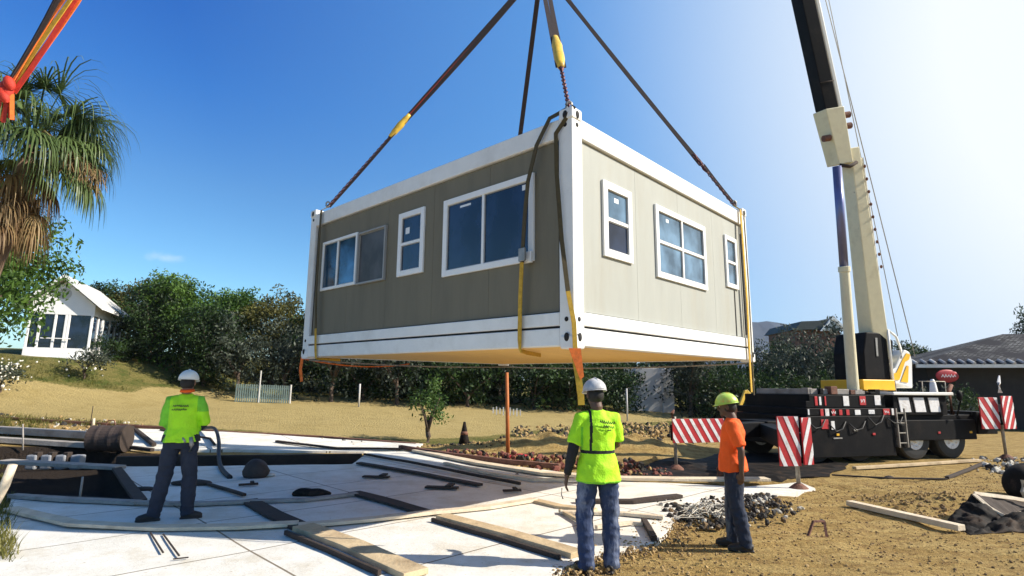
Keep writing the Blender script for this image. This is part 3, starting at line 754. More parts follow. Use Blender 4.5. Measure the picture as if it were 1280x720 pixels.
for i, m_ in enumerate(('webbing_red', 'webbing_orange', 'webbing_red', 'webbing_red', 'webbing_orange')):
    b = MB(); a = kn + Vector((-.07 + .03 * i, .02 * (i % 2), -.05)); b.ribbon([a, a + Vector((.02, 0, -.12)), a + Vector((.0 + .012 * i, 0, -.25 - .03 * (i % 3)))], .035, .01, up=(.3 * i - .5, -1, 0)); b.build('tail', m_, t)
b = MB(); b.ribbon([kn + Vector((-.02, 0, 0)), kn - Vector((.6, 0, .3)), kn - Vector((1.6, 0, .9))], .06, .02, up=(0, -1, 0)); b.build('strap', 'webbing_red', t)
# ------------------------------------------------------------------ formwork timbers
def board(name, pts, w, t, m, label, z=None, cat='board', group='timber boards on the foundation panels', twist=0):
    P3 = []
    for p in pts:
        x, y = p if len(p) == 2 and not isinstance(p, Vector) else (p[0], p[1]); P3.append(Vector((x, y, h_base(x, y) + (.068 if z is None else z) + t / 2)))
    # resample so that boards bow gently
    Q = []
    for i in range(len(P3) - 1):
        n = max(1, int((P3[i + 1] - P3[i]).length / .3))
        for k in range(n):
            q = lerp(P3[i], P3[i + 1], k / n); Q.append(q + Vector((0, 0, .006 * mnoise.noise(q * 1.3))))
    Q.append(P3[-1])
    b = MB(); b.ribbon(Q, w, t, up=(0, 0, 1))
    return solo(b, name, m, Q[0] - Vector((0, 0, t / 2)), label, cat, group, bevel=.006)
S = lambda *a: GP(*a)
board('board', S((12, 645), (90, 664), (200, 670), (300, 668), (372, 664)), .17, .04, 'timber_pale', 'long pale board along the near edge of the shadow below the left worker')
board('board', S((372, 667), (460, 659), (549, 648)), .15, .04, 'timber_pale', 'pale board between the two crossing joints, in front of the shaded panel', z=.07)
board('board', S((549, 648), (610, 642), (668, 632)), .15, .04, 'timber_pale', 'pale board running up right from the second joint towards the middle worker', z=.066)
board('board', S((378, 668), (440, 692), (520, 730)), .26, .055, 'timber', 'wide tan board running from the left joint down to the bottom edge', z=.055)
board('board', S((552, 654), (640, 678), (722, 704)), .20, .055, 'timber', 'wide tan board running from the middle joint down to the worker in jeans', z=.055)
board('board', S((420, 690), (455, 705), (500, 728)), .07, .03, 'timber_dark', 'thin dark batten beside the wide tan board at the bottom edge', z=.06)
board('board', S((668, 632), (700, 640), (745, 645)), .16, .04, 'timber', 'short tan board ending behind the worker in jeans', z=.052)
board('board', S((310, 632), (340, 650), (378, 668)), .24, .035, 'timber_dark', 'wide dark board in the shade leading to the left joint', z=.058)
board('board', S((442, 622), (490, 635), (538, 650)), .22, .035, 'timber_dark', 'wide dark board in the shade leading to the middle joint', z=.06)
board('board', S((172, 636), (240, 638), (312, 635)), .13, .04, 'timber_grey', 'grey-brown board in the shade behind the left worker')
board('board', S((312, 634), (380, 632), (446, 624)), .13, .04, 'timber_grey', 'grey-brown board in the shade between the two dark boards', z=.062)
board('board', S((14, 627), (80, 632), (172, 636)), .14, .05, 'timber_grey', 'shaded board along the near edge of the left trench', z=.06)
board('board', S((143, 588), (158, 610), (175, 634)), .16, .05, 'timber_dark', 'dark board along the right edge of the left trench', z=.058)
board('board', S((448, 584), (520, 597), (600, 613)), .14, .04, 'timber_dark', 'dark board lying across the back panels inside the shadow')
board('board', S((520, 568), (600, 585), (680, 598), (760, 604), (840, 606), (960, 606)), .26, .05, 'timber_pale', 'long pale curved board closing the back right edge of the panels', z=.075)
board('board', S((556, 584), (610, 597), (668, 606), (760, 606)), .10, .04, 'timber_pale', 'thinner pale board just in front of the long curved one', z=.07)
board('board', S((720, 634), (790, 634), (850, 627)), .14, .05, 'timber_dark', 'dark board between the worker in jeans and the rubble heap', z=.06)
board('board', S((700, 648), (780, 650), (830, 655)), .10, .04, 'timber_pale', 'thin pale board near the broken panel corner', z=.062)
board('board', S((805, 660), (812, 672), (818, 684)), .07, .06, 'timber_dark', 'short dark stub at the broken front corner of the panels', z=.058)
board('board', S((500, 564), (560, 574), (640, 584), (700, 590)), .12, .10, 'rust', 'rust-red beam along the back edge of the panels', z=.06, cat='beam', group='beams at the back of the panels')
board('board', S((200, 541), (262, 552), (268, 560)), .05, .04, 'timber_dark', 'thin dark batten lying on the far sunlit strip')
board('board', S((345, 556), (420, 565), (500, 566)), .10, .05, 'timber_dark', 'dark board between the far sunlit strip and the shaded trench', z=.075)
board('board', S((0, 524), (130, 532), (300, 543), (400, 548), (520, 557)), .12, .08, 'rust', 'long rust-brown edging along the near side of the sand lot', z=.0, cat='edging', group=None)
for k, (a, b_) in enumerate((((187, 674), (203, 700)), ((203, 676), (223, 704)))):
    board('steel_bar', S(a, b_), .02, .012, 'timber_dark', ('left' if k == 0 else 'right') + ' of the two thin dark bars lying on the front left panel', z=.062, cat='bar', group='thin bars on the front left panel')
board('steel_bar', S((215, 708), (235, 706)), .02, .012, 'timber_dark', 'short dark bar near the bottom edge of the front left panel', z=.062, cat='bar', group='thin bars on the front left panel')
board('board', S((1062, 634), (1130, 650), (1203, 667)), .13, .07, 'timber_pale', 'single pale plank lying on the bare dirt in front of the torn black sheeting', z=.03, cat='plank', group=None)
board('board', S((1068, 588), (1160, 582), (1225, 578)), .10, .06, 'timber', 'low tan board on the dirt in front of the crane wheels', z=.02, group='boards on the dirt')
board('board', S((1040, 596), (1110, 600), (1184, 601)), .05, .03, 'timber_dark', 'thin dark batten on the dirt, nearest the crane', z=.02, group='boards on the dirt')
board('board', S((1184, 600), (1210, 590), (1230, 581)), .07, .05, 'timber_dark', 'dark batten slanting up towards the right outrigger foot', z=.02, group='boards on the dirt')

# ------------------------------------------------------------------ left trench: beams, blocks, pipes, drum
def zrel(px, py, dz): x, y = G0(px, py); return Vector((x, y, h_base(x, y) + dz))
def lbeam(name, a, b_, w, t, m, label, cat='beam', group='beams over the left trench', up=(0, 0, 1)):
    q = MB(); q.beam(a, b_, w, t, up); return solo(q, name, m, lerp(a, b_, .5) - Vector((0, 0, t / 2)), label, cat, group, bevel=.01)
lbeam('beam', zrel(-40, 541, .12), zrel(118, 551, .14), .35, .16, 'timber_grey', 'thick grey-brown beam at the back of the left trench')
lbeam('beam', zrel(-30, 552, .08), zrel(130, 562, .08), .22, .12, 'timber_grey', 'second grey beam lying just in front of the thick one in the left trench')
lbeam('beam', zrel(4, 583, .10), zrel(150, 591, .10), .28, .07, 'timber_grey', 'pale grey plank bridging the left trench')
lbeam('beam', zrel(-20, 610, -.22), zrel(160, 620, -.22), .5, .06, 'timber_dark', 'dark plank lying on the bottom of the left trench')
lbeam('beam', zrel(-10, 600, -.3), zrel(150, 606, -.3), .2, .14, 'timber_dark', 'dark sleeper on the floor of the left trench behind the plank')
lbeam('beam', zrel(146, 577, .0), zrel(452, 574, .02), .12, .22, 'timber_dark', 'long black beam spanning the shaded trench behind the panels')
lbeam('beam', zrel(150, 563, .10), zrel(190, 568, .10), .12, .08, 'timber_dark', 'short dark beam end beside the brown drum')
lbeam('beam', zrel(168, 541, .10), zrel(192, 562, .12), .10, .08, 'timber_dark', 'dark stick leaning across the far strip left of the worker', cat='stick')
for i, px in enumerate((42, 60, 78, 97)):
    q = MB(); p = zrel(px, 578, -.05)
    q.box(p + Vector((0, 0, .06)), (.21, .2, .30)); 
    nm = ('leftmost', 'second from left', 'third from left', 'rightmost')[i]
    solo(q, 'concrete_block', 'block_grey', p, nm + ' of the four pale blocks behind the plank of the left trench', 'block', 'pale blocks in the left trench', bevel=.03)
for i, px in enumerate((51, 69, 88)):
    q = MB(); p = zrel(px, 577, -.05); q.beam(p + Vector((0, -.1, -.05)), p + Vector((0, -.1, .26)), .10, .14, (0, 1, 0))
    solo(q, 'timber_stub', 'timber_dark', p, ('left', 'middle', 'right')[i] + ' dark stub post between the pale blocks of the left trench', 'post', 'stub posts in the left trench', bevel=.008)
# brown drum on its side
p = zrel(133, 566, .0); t = thing('steel_drum', p, 'dark brown drum lying on its side at the trench left of the worker', 'drum')
ax = Vector((.97, .12, .0)).normalized(); c0 = p + Vector((0, 0, .33))
q = MB(); n = 10; q.tube([c0 + ax * (-.36 + .72 * i / n) for i in range(n + 1)], [.30 + (.015 if i in (3, 7) else 0) + (.008 if i in (0, 10) else 0) for i in range(n + 1)], 28)
q.build('barrel', 'drum_brown', t, smooth=False)
q = MB(); q.tube([c0 + ax * .36, c0 + ax * .42], [.315, .315], 28); q.build('lid', 'timber_dark', t)
q = MB(); q.tube([c0 + ax * -.1 + Vector((0, 0, .30)), c0 + ax * -.05 + Vector((0, 0, .42)), c0 + ax * .08 + Vector((0, 0, .42)), c0 + ax * .12 + Vector((0, 0, .30))], .014, 6); q.build('handle', 'rust', t)
# cut stakes and short rods
def stake(px, py, hgt, r, m, label, lean=(0, 0), cat='stake', group=None, name='stake', dz=0):
    p = zrel(px, py, dz); q = MB(); q.tube([p - Vector((0, 0, .05)), p + Vector((lean[0] * .5, lean[1] * .5, hgt * .5)), p + Vector((lean[0], lean[1], hgt))], [r, r * .95, r * .85], 8)
    return solo(q, name, m, p, label, cat, group, smooth=True)
stake(29, 560, .55, .018, 'timber_grey', 'thin bent stake standing at the back of the left trench', (-.1, 0))
stake(99, 628, .36, .016, 'timber_grey', 'short thin stake standing on the near edge of the left trench')
stake(113, 531, .55, .012, 'timber_dark', 'thin dark stake at the near edge of the sand lot above the drum')
stake(116, 534, .25, .04, 'timber_pale', 'stubby pale peg beside the thin dark stake above the drum', cat='peg')
stake(635, 573, 2.1, .05, 'orange_pole', 'tall orange-brown pole standing behind the panels under the hanging house', (-.05, 0), 'pole', name='pole')
# curved dark hose behind the worker
q = MB(); pts = [zrel(250, 541, .12), zrel(266, 549, .3), zrel(272, 562, .25), zrel(273, 578, .10), zrel(277, 592, .08), zrel(287, 602, .07)]
fine = []
for i in range(len(pts) - 1):
    for k in range(5):
        a = pts[max(i - 1, 0)]; b0 = pts[i]; b1 = pts[i + 1]; c_ = pts[min(i + 2, len(pts) - 1)]; u = k / 5
        fine.append(.5 * ((2 * b0) + (b1 - a) * u + (2 * a - 5 * b0 + 4 * b1 - c_) * u * u + (3 * b0 - a - 3 * b1 + c_) * u ** 3))
fine.append(pts[-1]); q.tube(fine, .045, 10); solo(q, 'hose', 'black_rubber', pts[-1], 'thick black hose curling over the trench edge right of the left worker', 'hose', smooth=True)
# dark bag, offcuts and stains on the shaded panels
def lump(px, py, r, m, name, label, cat, dz=.06, group=None, amp=.25):
    p = zrel(px, py, dz); q = MB(); q.ell((p.x, p.y, p.z + r[2] * .45), r, 20, 12)
    vs = []
    for v in q.v:
        v = Vector(v); n_ = mnoise.fractal(v * 4, 1, 2, 3); c_ = Vector((p.x, p.y, p.z + r[2] * .4)); v = c_ + (v - c_) * (1 + amp * n_); v.z = max(v.z, p.z - .01); vs.append(v)
    q.v = vs; return solo(q, name, m, p, label, cat, group, smooth=True)
lump(319, 600, (.22, .18, .22), 'drum_brown', 'bucket_bag', 'rounded dark brown sack standing on the shaded panel', 'sack')
lump(333, 599, (.16, .08, .04), 'concrete_wall', 'mortar_splash', 'flat pale cloth lying beside the brown sack', 'cloth')
lump(240, 610, (.34, .14, .05), 'timber_dark', 'tool_bag', 'flat dark tool bag right behind the left worker', 'bag')
lump(181, 617, (.2, .08, .03), 'timber_dark', 'offcut', 'dark offcut left of the left worker on the shaded panel', 'offcut')
lump(388, 624, (.3, .1, .07), 'black_tarp', 'rag_heap', 'low dark heap of rags on the board in the shade', 'rags')
def scrap(px, py, s, m, label, rot):
    p = zrel(px, py, .066); q = MB(); R_ = Matrix.Rotation(rot, 3, 'Z')
    q.box(p + Vector((0, 0, .02)), (s, s * .25, .03), R_); q.box(p + R_ @ Vector((s * .2, s * .2, .04)), (s * .2, s * .5, .03), R_)
    return solo(q, 'offcut', m, p, label, 'offcut', 'offcuts on the shaded panels', bevel=.004)
scrap(310, 612, .30, 'timber_dark', 'black forked offcut below the brown sack', .5)
scrap(470, 602, .5, 'timber_dark', 'long dark offcut in the middle of the back shaded panel', -.1)
scrap(552, 616, .55, 'timber_dark', 'dark offcut near the right of the back shaded panel', -.15)
scrap(640, 620, .3, 'timber_dark', 'small dark offcut near the right tip of the shadow', .2)

# rubble strips and heaps, uncountable
def scatter(name, poly, n, rmin, rmax, mats, zf, hump=0):
    b = MB(); xs = [p[0] for p in poly]; ys = [p[1] for p in poly]; k = 0; tries = 0
    while k < n and tries < n * 40:
        tries += 1
        x = random.uniform(min(xs), max(xs)); y = random.uniform(min(ys), max(ys))
        d = sdist(x, y, poly)
        if d < 0 and random.random() > math.exp(d * 6): continue
        r = rmin + (rmax - rmin) * random.random() ** 2.5
        rock(b, (x, y, zf(x, y) + r * .2 + hump * max(0, d) * random.random()), r, random.randrange(len(mats))); k += 1
    o = b.build(name, mats, None, kind='stuff'); return o
scatter('brick_rubble', GP((560, 566), (640, 571), (700, 577), (770, 585), (835, 588), (835, 600), (760, 598), (690, 592), (610, 582), (540, 570)), 900, .02, .09, ['rubble_red', 'rubble_dark', 'rubble_red', 'clod'], h, .3)
scatter('soil_clods', GP((640, 536), (760, 529), (885, 531), (900, 552), (800, 558), (640, 560)), 1500, .02, .11, ['clod', 'rubble_dark', 'clod'], h, .05)
scatter('edge_gravel', GP((400, 548), (540, 556), (640, 560), (640, 566), (540, 562), (400, 552)), 500, .015, .06, ['clod', 'rubble_dark'], h)
scatter('rubble_heap', GP((840, 654), (862, 640), (900, 636), (960, 622), (972, 630), (935, 645), (905, 662), (866, 666)), 1100, .008, .05, ['rubble_dark', 'rubble_pale', 'rubble_dark', 'rubble_dark', 'rubble_dark', 'soil'], lambda x, y: h(x, y) + .04, .22)
scatter('soil_clods', GP((700, 720), (800, 690), (850, 668), (900, 650), (1000, 618), (1280, 590), (1400, 720)), 6500, .003, .017, ['clod', 'clod', 'clod', 'soil'], h)
scatter('soil_clods', GP((690, 735), (705, 716), (770, 690), (820, 680), (836, 664), (846, 652), (858, 656), (850, 672), (825, 690), (760, 706), (720, 735)), 1500, .004, .022, ['clod', 'clod', 'clod', 'soil'], lambda x, y: h(x, y) + .045)
scatter('soil_clods', GP((1080, 622), (1190, 628), (1200, 655), (1120, 640)), 420, .01, .035, ['clod', 'clod', 'soil'], h)
scatter('edge_gravel', GP((-60, 518), (160, 526), (160, 540), (-60, 548)), 500, .015, .08, ['clod', 'rubble_dark', 'rubble_pale'], h)
scatter('rubble_heap', GP((1228, 578), (1290, 572), (1300, 590), (1240, 592)), 160, .02, .10, ['rubble_dark', 'rubble_pale'], h, .2)
# wire lath tangle in the heap
wires = []
for k in range(26):
    a = G(random.uniform(858, 905), random.uniform(640, 660), .1); pts = [a]
    for j in range(4): pts.append(pts[-1] + Vector((random.uniform(-.12, .12), random.uniform(-.1, .1), random.uniform(-.04, .07))))
    wires.append(pts)
b = MB(); allp = [p for w_ in wires for p in w_]; b.tube(allp, .006, 5); solo(b, 'wire_tangle', 'rubble_pale', G(880, 650), 'tangle of pale wire on the rubble heap behind the worker in orange', 'wire')
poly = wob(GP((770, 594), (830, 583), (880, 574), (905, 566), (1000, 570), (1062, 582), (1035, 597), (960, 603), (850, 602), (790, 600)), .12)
gs = poly_sheet('crane_shadow_sheet', poly, lambda x, y: h(x, y) + .03 + .06 * max(0, mnoise.fractal(Vector((x * 1.4, y * 2.5, 4)), 1, 2, 3)), .02, 'black_tarp', .22, kind=None)  # dark sheet added to paint in the crane's shadow on the ground
tag(gs, 'dark sheet standing in for the crane shadow on the ground behind the worker in orange', 'sheeting')
# red tarp scrap by the pole
lump(652, 575, (.42, .22, .10), 'red_paint', 'tarp', 'crumpled red tarp at the foot of the orange pole', 'tarp', 0, amp=.5)
# traffic cone, dark
p = G(580, 557); t = thing('traffic_cone', p, 'dark weathered cone standing on the dirt between the young tree and the orange pole', 'cone')
b = MB(); b.tube([p + Vector((0, 0, z)) for z in (.03, .2, .4, .6, .68)], [.17, .135, .09, .05, .035], 18); b.build('body', 'black_tarp', t, smooth=True)
b = MB(); b.box(p + Vector((0, 0, .015)), (.42, .42, .04)); b.build('base', 'black_rubber', t, bevel=.01)
b = MB(); b.tube([p + Vector((0, 0, z)) for z in (.30, .40)], [.118, .094], 18); b.build('collar', 'rust', t, smooth=True)
# little steel stand on the dirt
p = G(1020, 667); t = thing('steel_trestle', p, 'small bent steel stand lying on the dirt to the right of the worker in orange', 'stand')
for (a, b_) in (((-.16, -.10, 0), (-.02, .0, .17)), ((.10, -.05, 0), (.14, .05, .16)), ((-.02, .0, .17), (.14, .05, .16)), ((-.20, -.12, .012), (.0, -.10, .012))):
    b = MB(); b.beam(p + Vector(a), p + Vector(b_), .028, .02); b.build('leg', 'rust', t)
lump(1112, 599, (.10, .07, .05), 'timber_dark', 'stone', 'single dark stone on the dirt in front of the crane', 'stone', 0)
lump(1168, 568, (.3, .18, .10), 'black_tarp', 'chock', 'dark wheel chock bag on the dirt in front of the crane wheel', 'chock', 0)

# ------------------------------------------------------------------ torn black sheeting and skip, bottom right
c0 = G(1232, 664); t = thing('torn_sheeting', c0, 'torn black sheeting stretched over a pale bent frame at the right edge', 'sheeting')
A = G(1183, 651); B_ = G(1212, 668); C_ = G(1310, 664); apex = pt(1215, 617, A.y - .05 + .25); low = pt(1253, 645, apex.y - .35); rt = pt(1330, 622, apex.y - .2); bk = G(1330, 640)
def sheet(name, corners, m, n=26, amp=.10, th=.012):
    b = MB(); vs = []; fs = []
    p00, p10, p11, p01 = [Vector(c) for c in corners]
    nrm = (p10 - p00).cross(p01 - p00).normalized()
    for i in range(n + 1):
        for j in range(n + 1):
            u, v = i / n, j / n
            p = (p00 * (1 - u) + p10 * u) * (1 - v) + (p01 * (1 - u) + p11 * u) * v
            vs.append(p + nrm * (amp * (.6 - abs(mnoise.fractal(p * 3.2 + Vector((3, 1, 2)), 1, 2, 4)) * 1.6)) * min(1, 6 * min(u, 1 - u) + .25) * min(1, 6 * min(v, 1 - v) + .25))
    k = len(vs); vs += [v - nrm * th for v in vs]
    for i in range(n):
        for j in range(n):
            a = i * (n + 1) + j; q = (a, a + n + 1, a + n + 2, a + 1); fs.append(q); fs.append(tuple(reversed([x + k for x in q])))
    for i in range(n):
        for (a, b2) in ((i, i + 1), (n * (n + 1) + i + 1, n * (n + 1) + i), ((i + 1) * (n + 1), i * (n + 1)), (i * (n + 1) + n, (i + 1) * (n + 1) + n)):
            fs.append((a, b2, b2 + k, a + k))
    b.add(vs, fs); return b.build(name, m, t, smooth=True)
sheet('sheet', (A, B_, low, apex), 'black_tarp'); sheet('sheet', (B_, C_, rt, low), 'black_tarp')
sheet('sheet', (apex + Vector((.02, .01, 0)), pt(1300, 628, apex.y + .5), pt(1300, 648, apex.y + .3), low + Vector((.02, .02, 0))), 'timber_dark', amp=.03)
for nm, pts in (('frame', [apex, lerp(apex, low, .5) + Vector((.0, 0, -.03)), low, lerp(low, rt, .5) + Vector((0, 0, -.04)), rt]), ('frame', [apex + Vector((.05, .05, 0)), pt(1262, 622, apex.y + .2), pt(1330, 634, apex.y + .3)])):
    b = MB(); b.ribbon([p - Vector((0, .03, 0)) for p in pts], .05, .02, up=(0, -1, .4)); b.build(nm, 'timber_pale', t)
c1 = G(1275, 622); t = thing('dirt_bag', c1, 'dark crumpled rubble bag behind the torn sheeting at the right edge', 'bag')
b = MB(); b.ell(c1 + Vector((.3, .1, .2)), (.42, .3, .34), 20, 14)
b.v = [tuple(Vector(v) + Vector(v).normalized() * .10 * mnoise.fractal(Vector(v) * 4, 1, 2, 3)) for v in b.v]; b.build('sack', 'black_tarp', t, smooth=True)
b = MB(); b.tube([c1 + Vector((.0, -.1, .02)), c1 + Vector((-.05, -.12, .12)), c1 + Vector((-.02, -.12, .3))], .03, 7); b.build('tie', 'rubble_pale', t)

# weed-wrapped pale stake, extreme bottom left
p = G(4, 655); t = thing('white_post', p, 'leaning pale post wrapped in weeds at the left edge', 'post')
b = MB(); b.tube([p + Vector((-.25, 0, -.02)), p + Vector((-.06, 0, .45)), p + Vector((.0, 0, .7))], [.06, .055, .05], 10); b.build('shaft', 'timber_pale', t, smooth=True)

board('board', S((455, 573), (520, 585), (590, 600), (650, 612)), .05, .05, 'timber_dark', 'thin dark batten along the back right rim inside the shadow', z=.075)
board('board', S((232, 604), (262, 612), (305, 626)), .06, .04, 'timber_dark', 'thin dark batten in the shade leading to the wide dark board by the left joint', z=.064)
board('board', S((540, 658), (620, 682), (700, 708)), .04, .05, 'timber_dark', 'dark painted-shade strip along the left side of the tan board beside the worker in jeans', z=.055)  # shadow side of the tan board drawn as a dark strip
board('board', S((356, 675), (410, 698), (474, 728)), .04, .05, 'timber_dark', 'dark painted-shade strip along the left side of the widest tan board', z=.055)  # shade beside the widest board laid in as a dark strip
board('board', S((700, 646), (725, 660), (735, 690)), .05, .04, 'timber', 'thin tan batten behind the legs of the worker in jeans', z=.06)
board('board', S((745, 668), (790, 662), (812, 664)), .06, .04, 'timber_pale', 'thin pale batten by the broken front corner of the panels', z=.06)
# ------------------------------------------------------------------ crane
def AX(P): return Vector((P[0], P[1], 0))
cdir = Vector((9.15, 2.62, 0)).normalized(); cper = Vector((-cdir.y, cdir.x, 0))       # carrier axis, and away from the camera
C0 = Vector((7.0, 13.35, 0))
def CP(a, b_, z): return C0 + cdir * a + cper * b_ + Vector((0, 0, z))
crane = thing('mobile_crane', CP(2.6, 1.4, 0), 'mobile crane with raised cream boom, black carrier and yellow turntable', 'crane')
RC = Matrix((cdir, cper, Vector((0, 0, 1)))).transposed()
def cb(name, items, m, parent=crane, bevel=.015):
    b = MB()
    for (a0, b0, z0), (a1, b1, z1) in items: b.box(CP((a0 + a1) / 2, (b0 + b1) / 2, (z0 + z1) / 2), (a1 - a0, b1 - b0, z1 - z0), RC)
    return b.build(name, m, parent, bevel=bevel)
fr = cb('chassis', [((-.1, .25, .55), (5.6, 2.45, 1.12))], 'black_paint')
cb('deck', [((.05, .1, 1.125), (2.75, 2.6, 1.30)), ((.25, .2, 1.305), (2.6, 2.5, 1.62))], 'black_paint', fr)
cb('front_shade_skirt', [((.0, .04, .16), (2.6, .24, 1.12)), ((2.61, .10, .50), (5.45, .24, 1.0))], 'black_paint', fr)  # black skirt lowered to stand in for the shadow hiding the wheels
cb('grille_roof', [((.4, .3, 1.625), (1.6, 2.2, 1.76))], 'timber_grey', fr)
cb('tank', [((2.62, .05, .34), (3.1, .095, .9))], 'black_paint', fr)
# cab / engine cowl with three pale panes
cab = cb('carrier_cab', [((2.8, .15, 1.125), (4.6, 2.4, 1.62))], 'black_paint')
cb('cab_roof', [((2.72, .05, 1.622), (4.75, 2.5, 1.70))], 'crane_white', cab)
for k in range(3): 
    b = MB(); a0 = 3.0 + k * .5
    b.prism([(0, 0), (.34, 0), (.30, .36), (-.04, .36)], CP(a0, .149, 1.2), cdir, (0, 0, 1), -cper * .02); b.build('window', 'reflect_white', cab)
b = MB(); b.tube([CP(4.7, 0, 1.1), CP(4.85, -.05, 1.55), CP(4.8, -.05, 1.75)], .02, 6); b.ell(CP(4.8, -.05, 1.62), (.08, .05, .14), 10, 8); b.build('mirror', 'black_paint', cab, smooth=True)
# placards on the side
def placard(a, z, w, hh, m, off=.0985, tilt=0):
    a = .36 + a * .865; w *= .87
    b = MB(); b.box(CP(a, off - .008, z), (w, .012, hh), RC @ Matrix.Rotation(tilt, 3, 'Y')); return b.build('placard', m, crane, bevel=.003)
for a, z, w, hh, m, o_ in ((.1, 1.47, .09, .22, 'red_paint', .2), (.24, 1.47, .07, .2, 'reflect_white', .2), (.42, 1.47, .05, .22, 'red_paint', .2), (1.15, 1.47, .2, .24, 'reflect_white', .2), (1.75, 1.48, .22, .22, 'red_paint', .2), (2.3, 1.49, .22, .24, 'reflect_white', .2),
                           (-.3, 1.21, .05, .13, 'reflect_white', .1), (.15, 1.2, .1, .16, 'red_paint', .1), (.33, 1.2, .13, .17, 'reflect_white', .1), (.55, 1.2, .1, .15, 'red_paint', .1), (.8, 1.2, .11, .13, 'red_paint', .1), (1.05, 1.2, .11, .13, 'red_paint', .1), (1.4, 1.2, .2, .12, 'reflect_white', .1), (1.9, 1.21, .22, .1, 'reflect_white', .1), (2.45, 1.21, .24, .15, 'red_paint', .1), (2.68, 1.21, .08, .16, 'reflect_white', .1),
                           (2.45, .86, .08, .14, 'reflect_white', .08), (1.2, .78, .14, .04, 'steel', .04), (.55, .6, .3, .03, 'steel', .04), (2.5, .6, .3, .22, 'red_paint', .08), (.15, .93, .24, .22, 'red_paint', .04), (.42, .9, .12, .2, 'reflect_white', .04)):
    placard(a, z, w, hh, m, o_)
# small illegible marks on the placards
b = MB()
for a, z in ((1.75, 1.48), (.55, 1.2), (2.45, 1.21), (1.9, 1.21)):
    for k in range(3):
        b.box(CP(.36 + a * .865 - .05 + k * .05, .2 - .0155 if z > 1.4 else .1 - .0155, z + random.uniform(-.01, .01)), (.02, .004, .08 if z > 1.4 else .06), RC @ Matrix.Rotation(random.uniform(-.6, .6), 3, 'Y'))
b.build('lettering', 'reflect_white', crane)
# wheels along the camera side and the far side
def wheel(a, bb):
    w_ = MB(); prof = [(-.17, .40), (-.16, .49), (-.12, .53), (.12, .53), (.16, .49), (.17, .40)]
    w_.tube([CP(a, bb + o_, .53) for o_, r_ in prof], [r_ for o_, r_ in prof], 28); wh = w_.build('wheel', 'black_rubber', crane, smooth=False)
    r_ = MB(); r_.tube([CP(a, bb - .175, .53), CP(a, bb - .15, .53)], [.27, .30], 20); r_.tube([CP(a, bb - .23, .53), CP(a, bb - .17, .53)], [.09, .11], 12)
    for k in range(8):
        an = k * math.pi / 4; r_.ell(CP(a + .18 * math.cos(an), bb - .185, .53 + .18 * math.sin(an)), .022, 6, 4)
    r_.build('rim', 'reflect_white', wh)
    for k in range(18):
        pass
for a in (.4, 1.7, 3.5, 4.75): wheel(a, .42); wheel(a, 2.3)
# outriggers
def outrigger(p0, p1, foot, label_unused=None):
    b = MB(); b.beam(p0, p1, .30, .34); o = b.build('outrigger', 'black_paint', crane, bevel=.015)
    j = MB(); j.tube([Vector((foot.x, foot.y, foot.z + .08)), Vector((foot.x, foot.y, p1.z + .35))], [.035, .042], 12); j.build('jack', 'jack_steel', o, smooth=True)
    f_ = MB(); f_.tube([foot + Vector((0, 0, .005)), foot + Vector((0, 0, .05)), foot + Vector((0, 0, .12))], [.17, .15, .06], 18); f_.build('foot', 'rust', o)
    return o
fA = gz(3.55, 12.35); fB = gz(5.0, 10.05); fC = gz(12.9, 14.95)
oA = outrigger(CP(-.5, .5, .82), Vector((3.55, 12.35, .78)), fA)
oB = outrigger(CP(-.9, .4, .78), Vector((5.0, 10.05, .80)), fB)
oC = outrigger(CP(5.5, .6, .95), Vector((12.9, 14.95, 1.05)), fC)
cb('beam_box', [((-1.0, .2, .50), (-.1, 1.2, 1.0))], 'black_paint')
cb('rear_box', [((5.6, .15, .62), (6.3, 1.2, 1.2))], 'black_paint')
def stripes(name, c, ax_, wd, hh, n, slant, parent, vee=False):
    """red board with white diagonal bars facing the camera side"""
    ax_ = Vector(ax_).normalized(); nrm = Vector((ax_.y, -ax_.x, 0))
    b = MB(); b.prism([(-wd / 2, -hh / 2), (wd / 2, -hh / 2), (wd / 2, hh / 2), (-wd / 2, hh / 2)], c, ax_, (0, 0, 1), -nrm * .03); o = b.build('warning_board', 'red_paint', parent, bevel=.004)
    s_ = MB()
    def clipbar(x0, x1, sl):
        poly = [(x0, -hh / 2), (x1, -hh / 2), (x1 + sl, hh / 2), (x0 + sl, hh / 2)]
        # clip to board width
        def clip(poly, f, inter):
            out = []
            for i in range(len(poly)):
                a, b2 = poly[i], poly[(i + 1) % len(poly)]
                if f(a): out.append(a)
                if f(a) != f(b2): out.append(inter(a, b2))
            return out
        for lim, sg in ((-wd / 2, 1), (wd / 2, -1)):
            poly = clip(poly, lambda p: (p[0] - lim) * sg >= 0, lambda a, b2: (lim, a[1] + (b2[1] - a[1]) * (lim - a[0]) / (b2[0] - a[0])))
            if len(poly) < 3: return
        s_.prism(poly, c + nrm * .0025, ax_, (0, 0, 1), nrm * .003)
    pitch = wd / n
    for k in range(-4, n + 5):
        clipbar(-wd / 2 + (k + .3) * pitch, -wd / 2 + (k + .68) * pitch, slant)
    s_.build('stripe', 'reflect_white', o)
    return o
stripes('wb', Vector((3.55, 12.35, .84)) + Vector((.52, -.02, 0)), (cdir.x, cdir.y, 0), 1.28, .50, 6, -.3, oA)
stripes('wb', Vector((5.0, 9.98, .84)) + Vector((-.14, 0, 0)), (1, .15, 0), .40, .84, 2, -.34, oB)
stripes('wb', Vector((5.0, 9.98, .84)) + Vector((.20, .035, -.0)), (1, .3, 0), .20, .80, 1, .3, oB)
stripes('wb', Vector((12.72, 14.72, 1.18)) + Vector((-.28, 0, 0)), (1, .2, 0), .58, .80, 2, -.5, oC)
